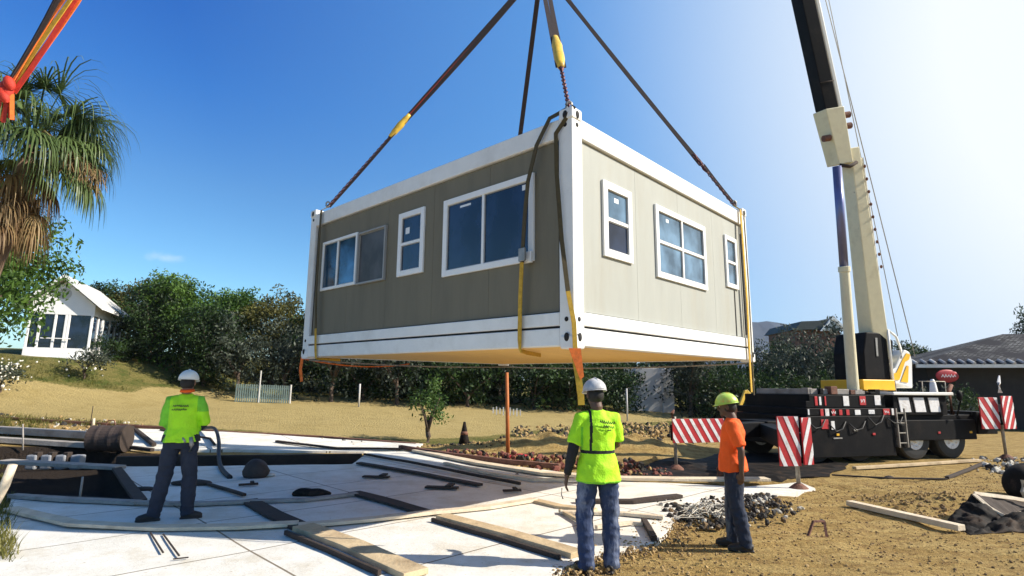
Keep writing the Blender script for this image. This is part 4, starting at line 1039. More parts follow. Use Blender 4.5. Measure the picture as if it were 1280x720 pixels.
stripes('wb', Vector((12.72, 14.72, 1.20)) + Vector((.28, .07, 0)), (1, .4, 0), .48, .84, 2, .5, oC)
for p_, hh in ((Vector((12.9, 14.85, 1.7)), .45), (Vector((3.5, 12.3, 1.1)), .18), (Vector((4.75, 12.75, 1.05)), .3)):
    b = MB(); b.tube([p_, p_ + Vector((0, 0, hh * .6)), p_ + Vector((.04, 0, hh))], [.05, .04, .015], 8); b.build('marker_lamp', 'reflect_white' if hh > .4 else 'rust', crane, smooth=True)
# turntable, operator body and counterweight
TB = CP(2.55, 1.5, 0)
def tb(name, items, m, parent=crane, bevel=.02):
    return cb(name, items, m, parent, bevel)
b = MB(); b.tube([CP(3.2, 1.4, 1.62), CP(3.2, 1.4, 1.74)], .62, 32); b.build('turntable', 'timber_dark', crane)
tb('turntable_skirt', [((2.62, .8, 1.74), (3.72, 2.2, 2.02))], 'crane_yellow')
b = MB(); b.prism([(2.84, 2.02), (3.72, 2.02), (3.74, 3.30), (3.02, 3.30), (2.86, 2.75)], C0 + cper * .9, cdir, (0, 0, 1), cper * 1.0)
b.build('superstructure', 'black_paint', crane, bevel=.03)
b = MB(); b.prism([(0, 0), (.06, 0), (.09, .5), (.02, .5)], CP(3.28, .893, 2.65), cdir, (0, 0, 1), -cper * .01); b.build('marking', 'steel', crane)
b = MB(); b.prism([(x_ + .93, z_) for x_, z_ in ((2.80, 1.95), (3.52, 1.80), (3.62, 2.55), (3.56, 2.80), (3.40, 2.86), (3.22, 2.70), (2.97, 2.35), (2.80, 2.25))], C0 + cper * .9, cdir, (0, 0, 1), cper * 1.1)
cw = b.build('counterweight', 'crane_white', crane, bevel=.03)
b = MB(); b.prism([(x_ + .93, z_) for x_, z_ in ((2.84, 2.02), (3.05, 2.02), (3.33, 2.52), (3.48, 2.58), (3.55, 2.72), (3.42, 2.76), (3.24, 2.56), (2.98, 2.22), (2.84, 2.18))], C0 + cper * .893, cdir, (0, 0, 1), -cper * .012); b.build('livery', 'crane_yellow', cw)
b = MB(); b.prism([(x_ + .93, z_) for x_, z_ in ((3.1, 1.98), (3.35, 1.95), (3.44, 2.4), (3.38, 2.42))], C0 + cper * .891, cdir, (0, 0, 1), -cper * .011); b.build('livery', 'crane_yellow', cw)
b = MB(); b.tube([CP(3.71, .85, 2.0), CP(3.72, .85, 2.9), CP(3.73, .85, 3.38)], .035, 8); b.tube([CP(3.73, .85, 3.38), CP(4.0, .85, 3.2), CP(4.12, .85, 2.85), CP(4.1, .85, 2.6)], .03, 8); b.build('handrail', 'crane_white', crane, smooth=True)
b = MB(); b.prism([(3.74, 2.3), (4.0, 2.75), (4.06, 3.1), (3.76, 3.28)], C0 + cper * 1.0, cdir, (0, 0, 1), cper * .8); b.build('winch_drum', 'black_paint', crane, bevel=.02)
# boom: foot behind the superstructure, rising to the upper left of the picture
Yb = 15.5
foot = pt(1096, 452, Yb + .15); mid = pt(1063, 195, Yb - 1.3)
bd = (mid - foot).normalized()
def onboom(t): return foot + bd * t
Lm = (mid - foot).length
sidev = Vector((1, .12, 0)); sidev = (sidev - bd * sidev.dot(bd)).normalized(); outv = bd.cross(sidev).normalized()
if outv.y > 0: outv = -outv
h0 = pt(1050, 206, Yb - 1.35); h1 = pt(1005, 0, Yb - 2.6); bd2 = (h1 - h0).normalized()
def bsect(t0, t1, w0, w1, d0, d1, m, name, parent=crane, off=0, bevel=.02, upper=False):
    b = MB(); vs = []
    for t, w_, d_ in ((t0, w0, d0), (t1, w1, d1)):
        c_ = (h0 + bd2 * t if upper else onboom(t)) + sidev * off
        vs += [c_ - sidev * w_ / 2 + outv * d_ / 2, c_ + sidev * w_ / 2 + outv * d_ / 2, c_ + sidev * w_ / 2 - outv * d_ / 2, c_ - sidev * w_ / 2 - outv * d_ / 2]
    b.add(vs, [(0, 1, 2, 3), (7, 6, 5, 4), (0, 4, 5, 1), (1, 5, 6, 2), (2, 6, 7, 3), (3, 7, 4, 0)])
    return b.build(name, m, parent, bevel=bevel)
base = bsect(-.1, Lm + .2, .50, .25, .56, .42, 'crane_cream', 'boom_base')
for k in range(9):
    b = MB(); c_ = onboom(Lm * (.46 + .06 * k)) + sidev * (.20 + .014 * (8 - k)) + outv * .22; b.ell(c_, (.035, .035, .05), 8, 6); b.build('sheave_bolt', 'rust', base, smooth=True)
bsect(.8, Lm - .1, .07, .05, .46, .34, 'crane_white', 'boom_flange', base, off=.225)
hd = bsect(0, 1.5, .40, .52, .50, .54, 'crane_cream', 'boom_head', upper=True)
onh = lambda t: h0 + bd2 * t
for sx in (-1, 1):
    b = MB()
    c_ = onh(.75 if sx < 0 else 1.15) + sidev * (sx * .34) + outv * .16
    for dz in ((0,) if sx < 0 else (-.17, .12)):
        b.tube([c_ + bd * dz - sidev * .09, c_ + bd * dz + sidev * .09], .085, 14)
    b.build('guide_roller', 'rust', hd, smooth=False)
b = MB(); b.tube([onh(-.02) - sidev * .22 + outv * .28, onh(-.10) + outv * .34, onh(-.02) + sidev * .26 + outv * .28], .05, 8); b.build('bracket', 'timber_dark', hd, smooth=True)
bsect(1.51, 34, .37, .29, .42, .36, 'black_paint', 'boom_extension', off=-.03, upper=True)
bsect(1.52, 34, .11, .09, .40, .34, 'crane_white', 'boom_rail', off=.222, upper=True)
# luffing cylinder
c1_ = pt(1046, 208, Yb - 1.9); c2_ = pt(1055, 333, Yb - 1.35); c3_ = pt(1067, 492, Yb - .85)
b = MB(); b.tube([c1_, c2_], .105, 16); b.build('cylinder_rod', 'steel_purple', crane, smooth=True)
b = MB(); d_ = (c3_ - c2_).normalized(); b.tube([c2_, c2_ + d_ * .01, c2_ + d_ * .14, c2_ + d_ * .15, c3_], [.12, .145, .145, .12, .14], 18); b.build('cylinder_barrel', 'crane_cream', crane, smooth=False)
# hoist wires behind the boom
for (a0, a1, r_) in (((1032, 0), (1144, 446), .012), ((1034, -10), (1122, 420), .010)):
    p = pt(a1[0], a1[1], Yb + .2); q = pt(a0[0], a0[1], Yb - 2.6); q = q + (q - p) * 1.2
    b = MB(); b.tube([p, q], r_, 6); b.build('hoist_wire', 'steel', crane, smooth=True)

# deck clutter: hoses, ladder, boxes, rails
rc = random.Random(12)
for k in range(16):
    a = .15 + k * .16 + rc.uniform(-.03, .03); w_ = rc.uniform(.08, .2); hh = rc.uniform(.06, .2); b0 = rc.uniform(.15, .5)
    cb('deck_fitting', [((a, b0, 1.63 if .25 <= a <= 2.4 else 1.31), (a + w_, b0 + .2, (1.63 if .25 <= a <= 2.4 else 1.31) + hh))], rc.choice(['black_paint', 'timber_grey', 'black_paint', 'rust']), bevel=.01)
for k in range(5):
    a = .0 + k * .6; z0 = rc.uniform(.9, 1.1); b = MB()
    b.tube([CP(a, .02, z0), CP(a + .15, -.03, z0 - rc.uniform(.1, .2)), CP(a + .35, -.02, z0 - .12), CP(a + .5, .02, z0 + .05)], .014, 6); b.build('hydraulic_hose', 'black_rubber', crane, smooth=True)
lad = cb('ladder', [((2.66, -.02, .35), (2.69, .02, 1.3))], 'jack_steel', bevel=.004)
cb('ladder_rail', [((2.93, -.02, .35), (2.96, .02, 1.3))], 'jack_steel', lad, .004)
for k in range(4): cb('rung', [((2.69, -.01, .45 + k * .24), (2.93, .01, .475 + k * .24))], 'jack_steel', lad, .003)
for a in (3.0, 3.9, 4.7):
    b = MB(); b.tube([CP(a, .2, 1.70), CP(a, .2, 1.98)], .012, 6); b.build('rail_post', 'jack_steel', crane, smooth=True)
b = MB(); b.tube([CP(3.8, .2, 1.98), CP(4.7, .2, 1.98)], .012, 6); b.build('rail_post', 'jack_steel', crane, smooth=True)
b = MB(); b.tube([CP(4.95, .3, 1.12), CP(4.95, .3, 1.75), CP(5.05, .3, 1.9)], .05, 10); b.build('exhaust', 'rust', crane, smooth=True)
for k in range(6): cb('light_lens', [((-.3 + k * 1.1, .02 if k < 3 else .085, .66), (-.22 + k * 1.1, .038 if k < 3 else .099, .71))], 'crane_yellow' if k % 2 else 'red_paint', bevel=.003)
# hose reel and decal patches on the boom, cable guides
for k in range(5):
    b = MB(); c_ = onboom(Lm * (.15 + .17 * k)) - sidev * (.20 - .018 * k) + outv * (.235 - .02 * k); b.ell(c_, (.025, .02, .05), 8, 6); b.build('cable_guide', 'timber_dark', base, smooth=True)
b = MB(); b.tube([onboom(Lm * u) - sidev * (.21 - .10 * u) + outv * (.27 - .08 * u) for u in (.05, .2, .4, .6, .8, .98)], .012, 6); b.build('boom_hose', 'black_rubber', base, smooth=True)
for k in range(4):
    b = MB(); b.tube([onh(2.2 + k * 2.4) - sidev * .21 + outv * .225, onh(2.2 + k * 2.4) + sidev * .16 + outv * .225], .012, 6); b.build('boom_band', 'timber_dark', crane, smooth=True)
# ------------------------------------------------------------------ trees and shrubs
LQ = np.random.default_rng(11)
def leaf_cloud(mb, clumps, per, size, spread, droop=0.):
    """many small leaf faces spread around clump centres; clumps = [(x,y,z,r,tint)]"""
    for (cx, cy, cz, r, ti) in clumps:
        n = max(3, int(per * (r / .5) ** 2))
        d = LQ.normal(size=(n, 3)); d /= np.linalg.norm(d, axis=1)[:, None]
        rr_ = r * (LQ.random(n) ** .45)
        c = np.array([cx, cy, cz]) + d * rr_[:, None] * np.array([1, 1, .8])
        a = LQ.normal(size=(n, 3)); a[:, 2] -= droop; a /= np.linalg.norm(a, axis=1)[:, None]
        b = np.cross(a, LQ.normal(size=(n, 3))); b /= np.linalg.norm(b, axis=1)[:, None]
        s = size * (.6 + .8 * LQ.random(n)); tt = np.clip(ti + LQ.normal(size=n) * .16, 0, 1)
        for i in range(n):
            p = c[i]; u = a[i] * s[i]; v = b[i] * s[i] * .42
            o = len(mb.v)
            mb.v += [tuple(p - u * .5), tuple(p + v * .5 - u * .05), tuple(p + u * .5), tuple(p - v * .5 - u * .05)]
            mb.f.append((o, o + 1, o + 2, o + 3)); mb.m.append(0); mb.t += [tt[i]] * 4
def crown_clumps(n, rx, ry, rz, cz, cr, lobes=5, seed=0, fill=.35, skirt=0):
    rg = random.Random(seed); L0 = []
    for k in range(lobes):
        a = rg.uniform(0, 6.28); q = rg.uniform(.2, .6)
        L0.append((math.cos(a) * rx * q, math.sin(a) * ry * q, cz + rz * rg.uniform(-.45, .5), rg.uniform(.45, .65)))
    out = []
    for k in range(n):
        if rg.random() < skirt:
            a = rg.uniform(0, 6.28); q = rg.random() ** .5 * .85; out.append((math.cos(a) * rx * q, math.sin(a) * ry * q, rg.uniform(.15, cz), cr * rg.uniform(.6, 1.2), rg.random() ** 1.5 * .7)); continue
        lx, ly, lz, lr = rg.choice(L0)
        d = Vector((rg.gauss(0, 1), rg.gauss(0, 1), rg.gauss(0, 1))).normalized(); q = rg.uniform(fill, 1) 
        out.append((lx + d.x * rx * lr * q, ly + d.y * ry * lr * q, lz + d.z * rz * lr * q, cr * rg.uniform(.55, 1.3), rg.random() ** 1.5))
    return out
def tree_proto(name, label, cat, seed, rx, rz, cz, trunk_h, tr, leafm, n=120, cr=.5, per=46, size=.2, lobes=6, group=None, limbs=5, ry=None, skirt=0):
    rg = random.Random(seed); t = thing(name, (0, 0, -500), label, cat, group)
    t.matrix_basis = Matrix.Identity(4)
    b = MB(); b.tube([(0, 0, -.3), (0, 0, 0), (.06 * tr * 5, 0, trunk_h * .5), (-.05, .05, trunk_h), (0, 0, trunk_h * 1.5)], [tr * 1.5, tr * 1.2, tr, tr * .8, tr * .5], 9)
    for k in range(limbs):
        a = rg.uniform(0, 6.28); z0 = trunk_h * rg.uniform(.75, 1.2); q = Vector((math.cos(a) * rx * .6, math.sin(a) * rx * .6, z0 + (cz + rz * .4 - z0) * rg.uniform(.5, 1)))
        b.tube([(0, 0, z0), q * .5 + Vector((0, 0, z0 * .5 + .1)), q], [tr * .55, tr * .35, tr * .12], 6)
    b.build('trunk', 'bark', t, local=True, smooth=True)
    b = MB(); leaf_cloud(b, crown_clumps(n, rx, ry or rx, rz, cz, cr, lobes, seed, .35, skirt), per, size, 0)
    b.build('crown', leafm, t, local=True)
    return t
protoA = tree_proto('broadleaf_tree', 'x', 'tree', 1, 2.7, 2.9, 3.1, 1.6, .16, 'leaf_mid', n=250, cr=.62, per=44, size=.22, skirt=.38)
protoB = tree_proto('broadleaf_tree', 'x', 'tree', 2, 2.4, 3.2, 3.3, 1.5, .14, 'leaf_dark', n=250, cr=.62, per=44, size=.22, skirt=.38)
protoC = tree_proto('broadleaf_tree', 'x', 'tree', 3, 2.8, 2.4, 3.3, 1.8, .15, 'leaf_olive', n=210, cr=.62, per=48, size=.2, skirt=.35)
protoD = tree_proto('shrub_tree', 'x', 'tree', 4, 1.5, 1.9, 2.0, .9, .08, 'leaf_grey', n=130, cr=.42, per=34, size=.17, skirt=.35)
protoH = tree_proto('hedge_shrub', 'x', 'shrub', 5, 1.9, 1.25, 1.1, .4, .07, 'leaf_dark', n=110, cr=.45, per=44, size=.17, lobes=8)
protoF = tree_proto('flowering_shrub', 'x', 'shrub', 6, 1.0, .75, .75, .3, .04, 'leaf_grey', n=60, cr=.3, per=40, size=.13)
used = set()
def plant(proto, px, Y, s, label, group='trees behind the sand lot', rz=None, sz=None, sink=0):
    p = at(px, Y, -sink); s_ = (s, s, sz or s)
    rz = random.uniform(0, 6.28) if rz is None else rz
    if proto not in used:
        used.add(proto); t = proto
        t.matrix_basis = Matrix.Translation(p) @ Matrix.Rotation(rz, 4, 'Z') @ Matrix.Diagonal((*s_, 1)); t['label'] = label; t['group'] = group
    else: t = dup(proto, p, rz, s_, label, group)
    return t
plant(protoB, 108, 28.5, .66, 'dark broadleaf tree standing right behind the white sunroom')
plant(protoC, 152, 30, .72, 'olive-topped tree between the sunroom and the tall green tree')
plant(protoA, 222, 27.5, .80, 'tallest bright green tree in the row, behind the left worker', sz=.82)
plant(protoB, 182, 26.5, .66, 'dark tree in front of the olive-topped one, left of the tallest green tree')
plant(protoA, 275, 30.5, .80, 'green tree just right of the tallest green tree')
plant(protoC, 338, 31, .92, 'olive brown-topped tree at the left end of the hanging house')
plant(protoB, 255, 25.8, .66, 'low dark tree behind the left worker, right of the tallest green tree')
plant(protoB, 390, 31, .85, 'dark tree partly behind the far left corner of the hanging house')
plant(protoD, 298, 25.3, 1.0, 'grey-leaved tree beside the pale green fence', 'grey-leaved trees behind the sand lot')
plant(protoD, 356, 26.3, 1.02, 'grey-leaved tree just left of the hanging house', 'grey-leaved trees behind the sand lot')
for px, Y, s, k, lab in ((415, 26.5, 1.2, protoD, 'grey-leaved tree under the left part of the hanging house'), (455, 28, 1.1, protoH, 'dark hedge shrub under the left part of the hanging house'), (497, 27, 1.1, protoD, 'grey-leaved tree directly left of the young green tree'), (540, 28.5, 1.2, protoH, 'dark hedge shrub directly behind the young green tree'), (585, 28, 1.2, protoH, 'dark hedge shrub behind the dark cone'), (625, 29, 1.0, protoD, 'grey-leaved tree behind the orange pole'), (668, 29, 1.25, protoH, 'dark hedge shrub right of the orange pole'), (712, 29.5, 1.25, protoH, 'dark hedge shrub left of the helmet of the worker in jeans'), (768, 31, 1.1, protoH, 'dark hedge shrub between the middle worker and the pale garden wall'), (862, 30.5, 1.3, protoD, 'grey-leaved tree right of the pale garden wall'), (905, 30, 1.2, protoH, 'dark hedge shrub behind the worker in orange')):
    plant(k, px, Y, s, lab, 'shrubs and small trees under the hanging house')
for px, Y, s, k, lab in ((440, 32, .72, protoB, 'dark tree behind the shrubs, under the far left of the hanging house'), (520, 33, .72, protoB, 'dark tree behind the shrubs, above the young green tree'), (600, 33.5, .7, protoB, 'dark tree behind the shrubs, left of the orange pole'), (690, 34, .72, protoB, 'dark tree behind the shrubs, right of the orange pole'), (835, 38, .85, protoB, 'dark tree behind the pale garden wall'), (765, 35, .7, protoB, 'dark tree behind the shrubs, left of the pale garden wall')):
    plant(k, px, Y, s, lab, 'dark trees behind the shrubs')
for px, Y, s, k, lab, sz in ((965, 33, .95, protoD, 'grey-leaved tree just right of the hanging house', 1.2), (1000, 31, 1.0, protoD, 'grey-leaved tree behind the black carrier deck', 1.4), (1032, 32, 1.1, protoD, 'tallest grey-leaved tree, left of the crane cylinder', 1.55), (985, 36, .85, protoB, 'dark tree behind the grey-leaved trees beside the hanging house', .8), (1052, 37, .8, protoB, 'dark tree directly behind the crane cylinder', .8), (948, 31, 1.0, protoH, 'dark hedge shrub above the yellow excavator', 1.2), (1085, 34, 1.0, protoD, 'grey-leaved tree hidden mostly by the turntable', 1), (1143, 52, 1.2, protoB, 'dark far tree between the crane wires and the tiled bungalow', 1.05)):
    plant(k, px, Y, s, lab, 'trees beside the crane', sz=sz)
plant(protoB, 1306, 60, 1.0, 'dark tree top at the right edge above the bungalow roof', 'trees beside the crane', sz=1.9)
plant(protoF, 104, 22.2, .95, 'flowering grey-green shrub in front of the right corner of the sunroom', 'shrubs around the sunroom')
plant(protoF, 2, 19.5, .8, 'white flowering shrub at the left edge below the big dark tree', 'shrubs around the sunroom')
plant(protoH, 128, 24.5, .45, 'small dark shrub just right of the sunroom', 'shrubs around the sunroom')
for (px, Y, s, n) in ((104, 22.1, .7, 24), (2, 19.3, .7, 110)):
    b = MB(); p = at(px, Y)
    for k in range(n): 
        c_ = p + Vector((random.gauss(0, .4), random.gauss(-.2, .3), .75 + random.gauss(0, .25))); rock(b, c_, random.uniform(.02, .045))
    o = solo(b, 'blossom', 'flower', p, 'white blossoms on the shrub ' + ('in front of the sunroom corner' if px > 50 else 'at the left edge below the dark tree'), 'blossom')
    o['kind'] = 'stuff'
for i_, (px, Y, s) in enumerate(((400, 30.5, 1.2), (470, 31, 1.2), (515, 30.5, 1.2), (562, 31, 1.25), (608, 31.5, 1.2), (650, 32, 1.2), (695, 32, 1.25), (740, 33, 1.25), (785, 35, 1.1), (850, 34, 1.2), (890, 33, 1.2), (930, 33, 1.25), (970, 29.5, 1.0), (1020, 30, 1.0))):
    plant(protoH, px, Y, s, ('dense dark hedge shrub in the shade behind the first row of shrubs under the house' if px < 940 else 'dense dark hedge shrub in the shade behind the crane carrier'), 'back row of hedge shrubs' if px < 940 else 'hedge shrubs behind the carrier', sz=s * 1.15)
# big dark tree below the palm
big = tree_proto('broadleaf_tree', 'x', 'tree', 21, 2.6, 2.0, 3.2, 1.4, .2, 'leaf_mid', n=150, cr=.5, per=80, size=.13, ry=2.2)
plant(big, -62, 15.0, 1.12, 'big dark green tree under the palm at the left edge', None, rz=.4, sz=1.38)
# young tree on the dirt
yt = tree_proto('young_tree', 'x', 'tree', 8, .66, .92, 1.35, .5, .085, 'leaf_bright', n=64, cr=.24, per=70, size=.12, limbs=5)
plant(yt, 537, 17.6, .95, 'young bright green tree on the dirt in front of the hedge, under the house', None, sink=.05)

# fan palm, top left
pb_ = at(-75, 12.6); cpalm = pt(40, 184, 12.4)
palm = thing('palm_tree', pb_, 'fan palm with drooping green and dry fronds behind the red straps', 'tree')
b = MB(); b.tube([pb_ - Vector((0, 0, .3)), pb_ + Vector((0, 0, .5)), lerp(pb_, cpalm, .5), cpalm - Vector((0, 0, .4)), cpalm], [.32, .26, .2, .22, .16], 12); b.build('trunk', 'palm_bark', palm, smooth=True)
def frond(mb, base, az, el, plen, fan, drop, tint, nl=26, wl=.035):
    d = Vector((math.cos(az) * math.cos(el), math.sin(az) * math.cos(el), math.sin(el)))
    tip = base + d * plen
    side = Vector((-math.sin(az), math.cos(az), 0)); upv = d.cross(side) * -1
    if upv.z < 0: upv = -upv
    pts = [base, base + d * plen * .5 + Vector((0, 0, .03)), tip]
    for i in range(2):
        a, c_ = pts[i], pts[i + 1]; o = len(mb.v); w_ = .018
        mb.v += [tuple(a - side * w_), tuple(a + side * w_), tuple(c_ + side * w_), tuple(c_ - side * w_)]; mb.f.append((o, o + 1, o + 2, o + 3)); mb.m.append(0); mb.t += [tint] * 4
    for k in range(nl):
        an = (k / (nl - 1) - .5) * 2 * rad(118)
        ld = (d * math.cos(an) + side * math.sin(an) + upv * .08 * random.gauss(0, 1)).normalized()
        ll = fan * (.8 + .3 * random.random()) * (1 - .25 * abs(an) / 2)
        p0 = tip; vel = ld; segs = 6; w0 = wl * random.uniform(.7, 1.2); prev = None; ti = min(1, max(0, tint + random.gauss(0, .13)))
        ws = Vector((-ld.y, ld.x, 0)); ws = ws.normalized() if ws.length > .05 else side
        for j in range(segs + 1):
            u = j / segs; ww = w0 * (1 - u ** 1.6) + .004
            q = (p0 - ws * ww * .5, p0 + ws * ww * .5); o = len(mb.v); mb.v += [tuple(q[0]), tuple(q[1])]; mb.t += [ti] * 2
            if j: mb.f.append((o - 2, o - 1, o + 1, o)); mb.m.append(0)
            vel = (vel + Vector((0, 0, -drop * (u * 1.5 + .12)))).normalized(); p0 = p0 + vel * ll / segs
rp = random.Random(5)
groups = [('frond', 'leaf_palm', 34, (-20, 60), (.8, 1.25), .95, .42, .5), ('dry_frond', 'leaf_dry', 16, (-65, -30), (.6, .9), .8, .9, .55)]
for k in range(60):
    az = k * 2.4 + rp.uniform(-.3, .3); el = rad(rp.uniform(-35, 60) if k > 5 else rp.uniform(50, 80))
    b = MB(); frond(b, cpalm + Vector((0, 0, .1)), az, el, rp.uniform(.95, 1.45), rp.uniform(1.2, 1.7), .55 + .45 * (1 - math.sin(el)), rp.uniform(.1, .8), 32, .04); b.build('frond', 'leaf_palm', palm)
for k in range(30):
    az = k * 2.1 + rp.uniform(-.3, .3); el = rad(rp.uniform(-80, -20))
    b = MB(); frond(b, cpalm - Vector((0, 0, .15 + .05 * k)), az, el, rp.uniform(.4, .9), rp.uniform(.9, 1.3), .9, rp.uniform(.1, .9), 24); b.build('dry_frond', 'leaf_dry', palm)
for k in range(5):
    b = MB(); a0 = cpalm + Vector((0, 0, .1)); c_ = cpalm + Vector((.9 + .12 * k, -.5 + .2 * k, -.0 - .1 * k))
    for j in range(46):
        e1 = c_ + Vector((rp.gauss(0, .16), rp.gauss(0, .16), -rp.uniform(.3, .75))); b.tube([c_, lerp(c_, e1, .5) + Vector((rp.gauss(0, .07), 0, .06)), e1], [.008, .010, .006], 4, caps=False, tint=rp.random())
    b.tube([a0, lerp(a0, c_, .5) + Vector((0, 0, .25)), c_], [.03, .025, .02], 6, tint=.5)
    b.build('seed_cluster', 'leaf_dry', palm)

# sparse grass on the far strip and weeds at the edges
b = MB()
def tuft(mb, p, hgt, n, tint):
    for k in range(n):
        a = random.uniform(0, 6.28); q = p + Vector((random.gauss(0, .03), random.gauss(0, .03), 0)); d = Vector((math.cos(a), math.sin(a), 0)); s_ = Vector((-d.y, d.x, 0)) * .006
        hh = hgt * random.uniform(.5, 1.2); t_ = min(1, max(0, tint + random.gauss(0, .2))); o = len(mb.v)
        mb.v += [tuple(q - s_), tuple(q + s_), tuple(q + d * hh * .25 + Vector((0, 0, hh * .6)) + s_ * .7), tuple(q + d * hh * .25 + Vector((0, 0, hh * .6)) - s_ * .7), tuple(q + d * hh * .6 + Vector((0, 0, hh)))]
        mb.f += [(o, o + 1, o + 2, o + 3), (o + 3, o + 2, o + 4)]; mb.m += [0, 0]; mb.t += [t_] * 5
for k in range(1500):
    px = random.uniform(-20, 160); Y = random.uniform(16.5, 22.5) ; p = at(px, Y)
    if sdist(p.x, p.y, SAND) > -.1: continue
    tuft(b, p, .14, 5, random.random())
for k in range(1400):
    px = random.uniform(150, 1000); Y = random.uniform(21, 31); p = at(px, Y)
    if sdist(p.x, p.y, SAND) > -.1 or sdist(p.x, p.y, WORK) > -.1: continue
    tuft(b, p, .12, 4, random.random())
o = b.build('grass', 'grass_blade', None, kind='stuff')
b = MB()
for k in range(170):
    p = G(random.uniform(-12, 12), random.uniform(560, 712)); tuft(b, p, random.uniform(.08, .22), 8, random.random())
for k in range(90):
    p = G(random.uniform(-10, 60), random.uniform(525, 545)); tuft(b, p, .22, 9, random.random())
o = b.build('weeds', 'grass_blade', None, kind='stuff')

# ------------------------------------------------------------------ white sunroom, far left
sp = at(64, 23.5); sun_rz = rad(21)
SM = Matrix.Translation(sp) @ Matrix.Rotation(sun_rz, 4, 'Z')
sr = thing('sunroom', None, 'white gabled sunroom with tall dark windows on the lawn at the far left', 'building', mat4=SM)
def sb(name, boxes, m, parent=sr, bevel=.01):
    b = MB()
    for lo, hi in boxes: b.span(lo, hi)
    return b.build(name, m, parent, local=True, bevel=bevel)
SW, SD, SH = 2.3, 4.2, 2.25      # front x from -SW/2..SW/2, depth +y
x0, x1 = -SW / 2, SW / 2
sb('plinth', [((x0 - .15, -.15, -.9), (x1 + .15, SD + .1, .02))], 'white_siding')
sb('inner_wall', [((x0 + .06, .3, .02), (x1 - .3, SD - .06, SH))], 'dark_wall')
b = MB(); b.span((x0, 0, .02), (x1, .1, .38)); b.span((x1 - .1, .101, .02), (x1, SD, .38)); b.span((x0, .101, .02), (x0 + .1, SD, .38)); b.span((x0, 0, SH - .45), (x1, .1, SH)); b.span((x1 - .1, .101, SH - .45), (x1, SD, SH)); b.span((x0, .101, SH - .45), (x0 + .1, SD, SH))
b.build('wall', 'white_siding', sr, local=True)
for xx in (x0 + .05, x0 + .42, x0 + .95, x0 + 1.32, x0 + 1.42, x1 - .07): sb('post', [((xx - .045, .005, .38), (xx + .045, .095, SH - .45))], 'white_siding')
for yy in (.75, 1.3, 1.45, 2.4, 3.2, SD - .06): sb('post', [((x1 - .095, yy - .05, .38), (x1 - .005, yy + .05, SH - .45))], 'white_siding')
for a_, c_ in ((x0 + .10, x0 + .37), (x0 + .47, x0 + .9), (x0 + 1.0, x0 + 1.27), (x0 + 1.47, x1 - .12)): sb('window', [((a_, .05, .38), (c_, .06, SH - .45))], 'pane_dark', bevel=0)
for a_, c_ in ((.11, .7), (.8, 1.25), (1.5, 2.35), (2.45, 3.15), (3.25, SD - .12)): sb('window', [((x1 - .06, a_, .38), (x1 - .05, c_, SH - .45))], 'pane_dark', bevel=0)
b = MB(); b.prism([(x0, SH), (x1, SH), (0, SH + 1.0)], (0, .0, 0), (1, 0, 0), (0, 0, 1), (0, .1, 0)); gbl = b.build('gable', 'white_siding', sr, local=True)
b = MB(); b.tube([(0, -.015, SH + .45), (0, .0, SH + .45)], .24, 20); b.build('gable_vent', 'concrete_wall', gbl, local=True)
b = MB()
for s_ in (-1, 1):
    b.prism([(s_ * (SW / 2 + .35), SH - .18), (0, SH + 1.10), (0, SH + 1.24), (s_ * (SW / 2 + .35), SH - .04)], (0, -.3, 0), (1, 0, 0), (0, 0, 1), (0, SD + .6, 0))
b.build('roof', 'roof_shingle', sr, local=True)
b = MB()
for s_ in (-1, 1):
    b.prism([(s_ * (SW / 2 + .37), SH - .22), (0, SH + 1.07), (0, SH + 1.26), (s_ * (SW / 2 + .37), SH - .02)], (0, -.34, 0), (1, 0, 0), (0, 0, 1), (0, .04, 0))
    b.span((s_ * (SW / 2 + .36) - .02, -.3, SH - .2), (s_ * (SW / 2 + .36) + .02, SD + .3, SH - .05))
b.build('fascia', 'white_siding', sr, local=True)
sb('chair_rail', [((x0 + .55, -.1, .75), (x0 + 1.6, -.07, .79))], 'white_siding')

# pale green picket fence in front of the trees
a_ = at(296, 24.0); b_ = at(364, 24.6); t = thing('picket_fence', a_, 'pale green picket fence at the edge of the grass below the grey-leaved trees', 'fence')
b = MB(); n = 26
for k in range(n): p = lerp(a_, b_, k / (n - 1)); b.box(p + Vector((0, 0, .38)), (.05, .02, .75))
b.build('picket', 'blue_fence', t)
b = MB(); b.beam(a_ + Vector((0, .03, .62)), b_ + Vector((0, .03, .62)), .03, .06); b.beam(a_ + Vector((0, .03, .2)), b_ + Vector((0, .03, .2)), .03, .06); b.build('rail', 'blue_fence', t)
b = MB(); p = lerp(a_, b_, .42); b.tube([p, p + Vector((0, 0, 1.35))], .03, 8); b.tube([b_, b_ + Vector((0, 0, .8))], .04, 8); b.build('post', 'concrete_wall', t)
for px, Y, hh, lab in ((450, 25, 1.0, 'pale post standing in the dark hedge left of the young tree'), (783, 26.5, 1.5, 'thin pale post right of the helmet of the middle worker')):
    p = at(px, Y); q = MB(); q.tube([p, p + Vector((0, 0, hh))], .04, 8); solo(q, 'fence_post', 'concrete_wall', p, lab, 'post', smooth=True)
# pale garden wall with a doorway, seen under the house
p = at(812, 31.5); t = thing('garden_building', p, 'pale garden wall with a post, seen under the house right of the middle worker', 'wall')
b = MB(); b.box(p + Vector((0, .3, 1.1)), (2.8, .25, 2.6)); b.build('wall', 'concrete_wall', t, bevel=.02)
b = MB(); b.box(p + Vector((.7, -.05, 1.1)), (.1, .1, 2.5)); b.build('post', 'concrete_wall', t, bevel=.01)
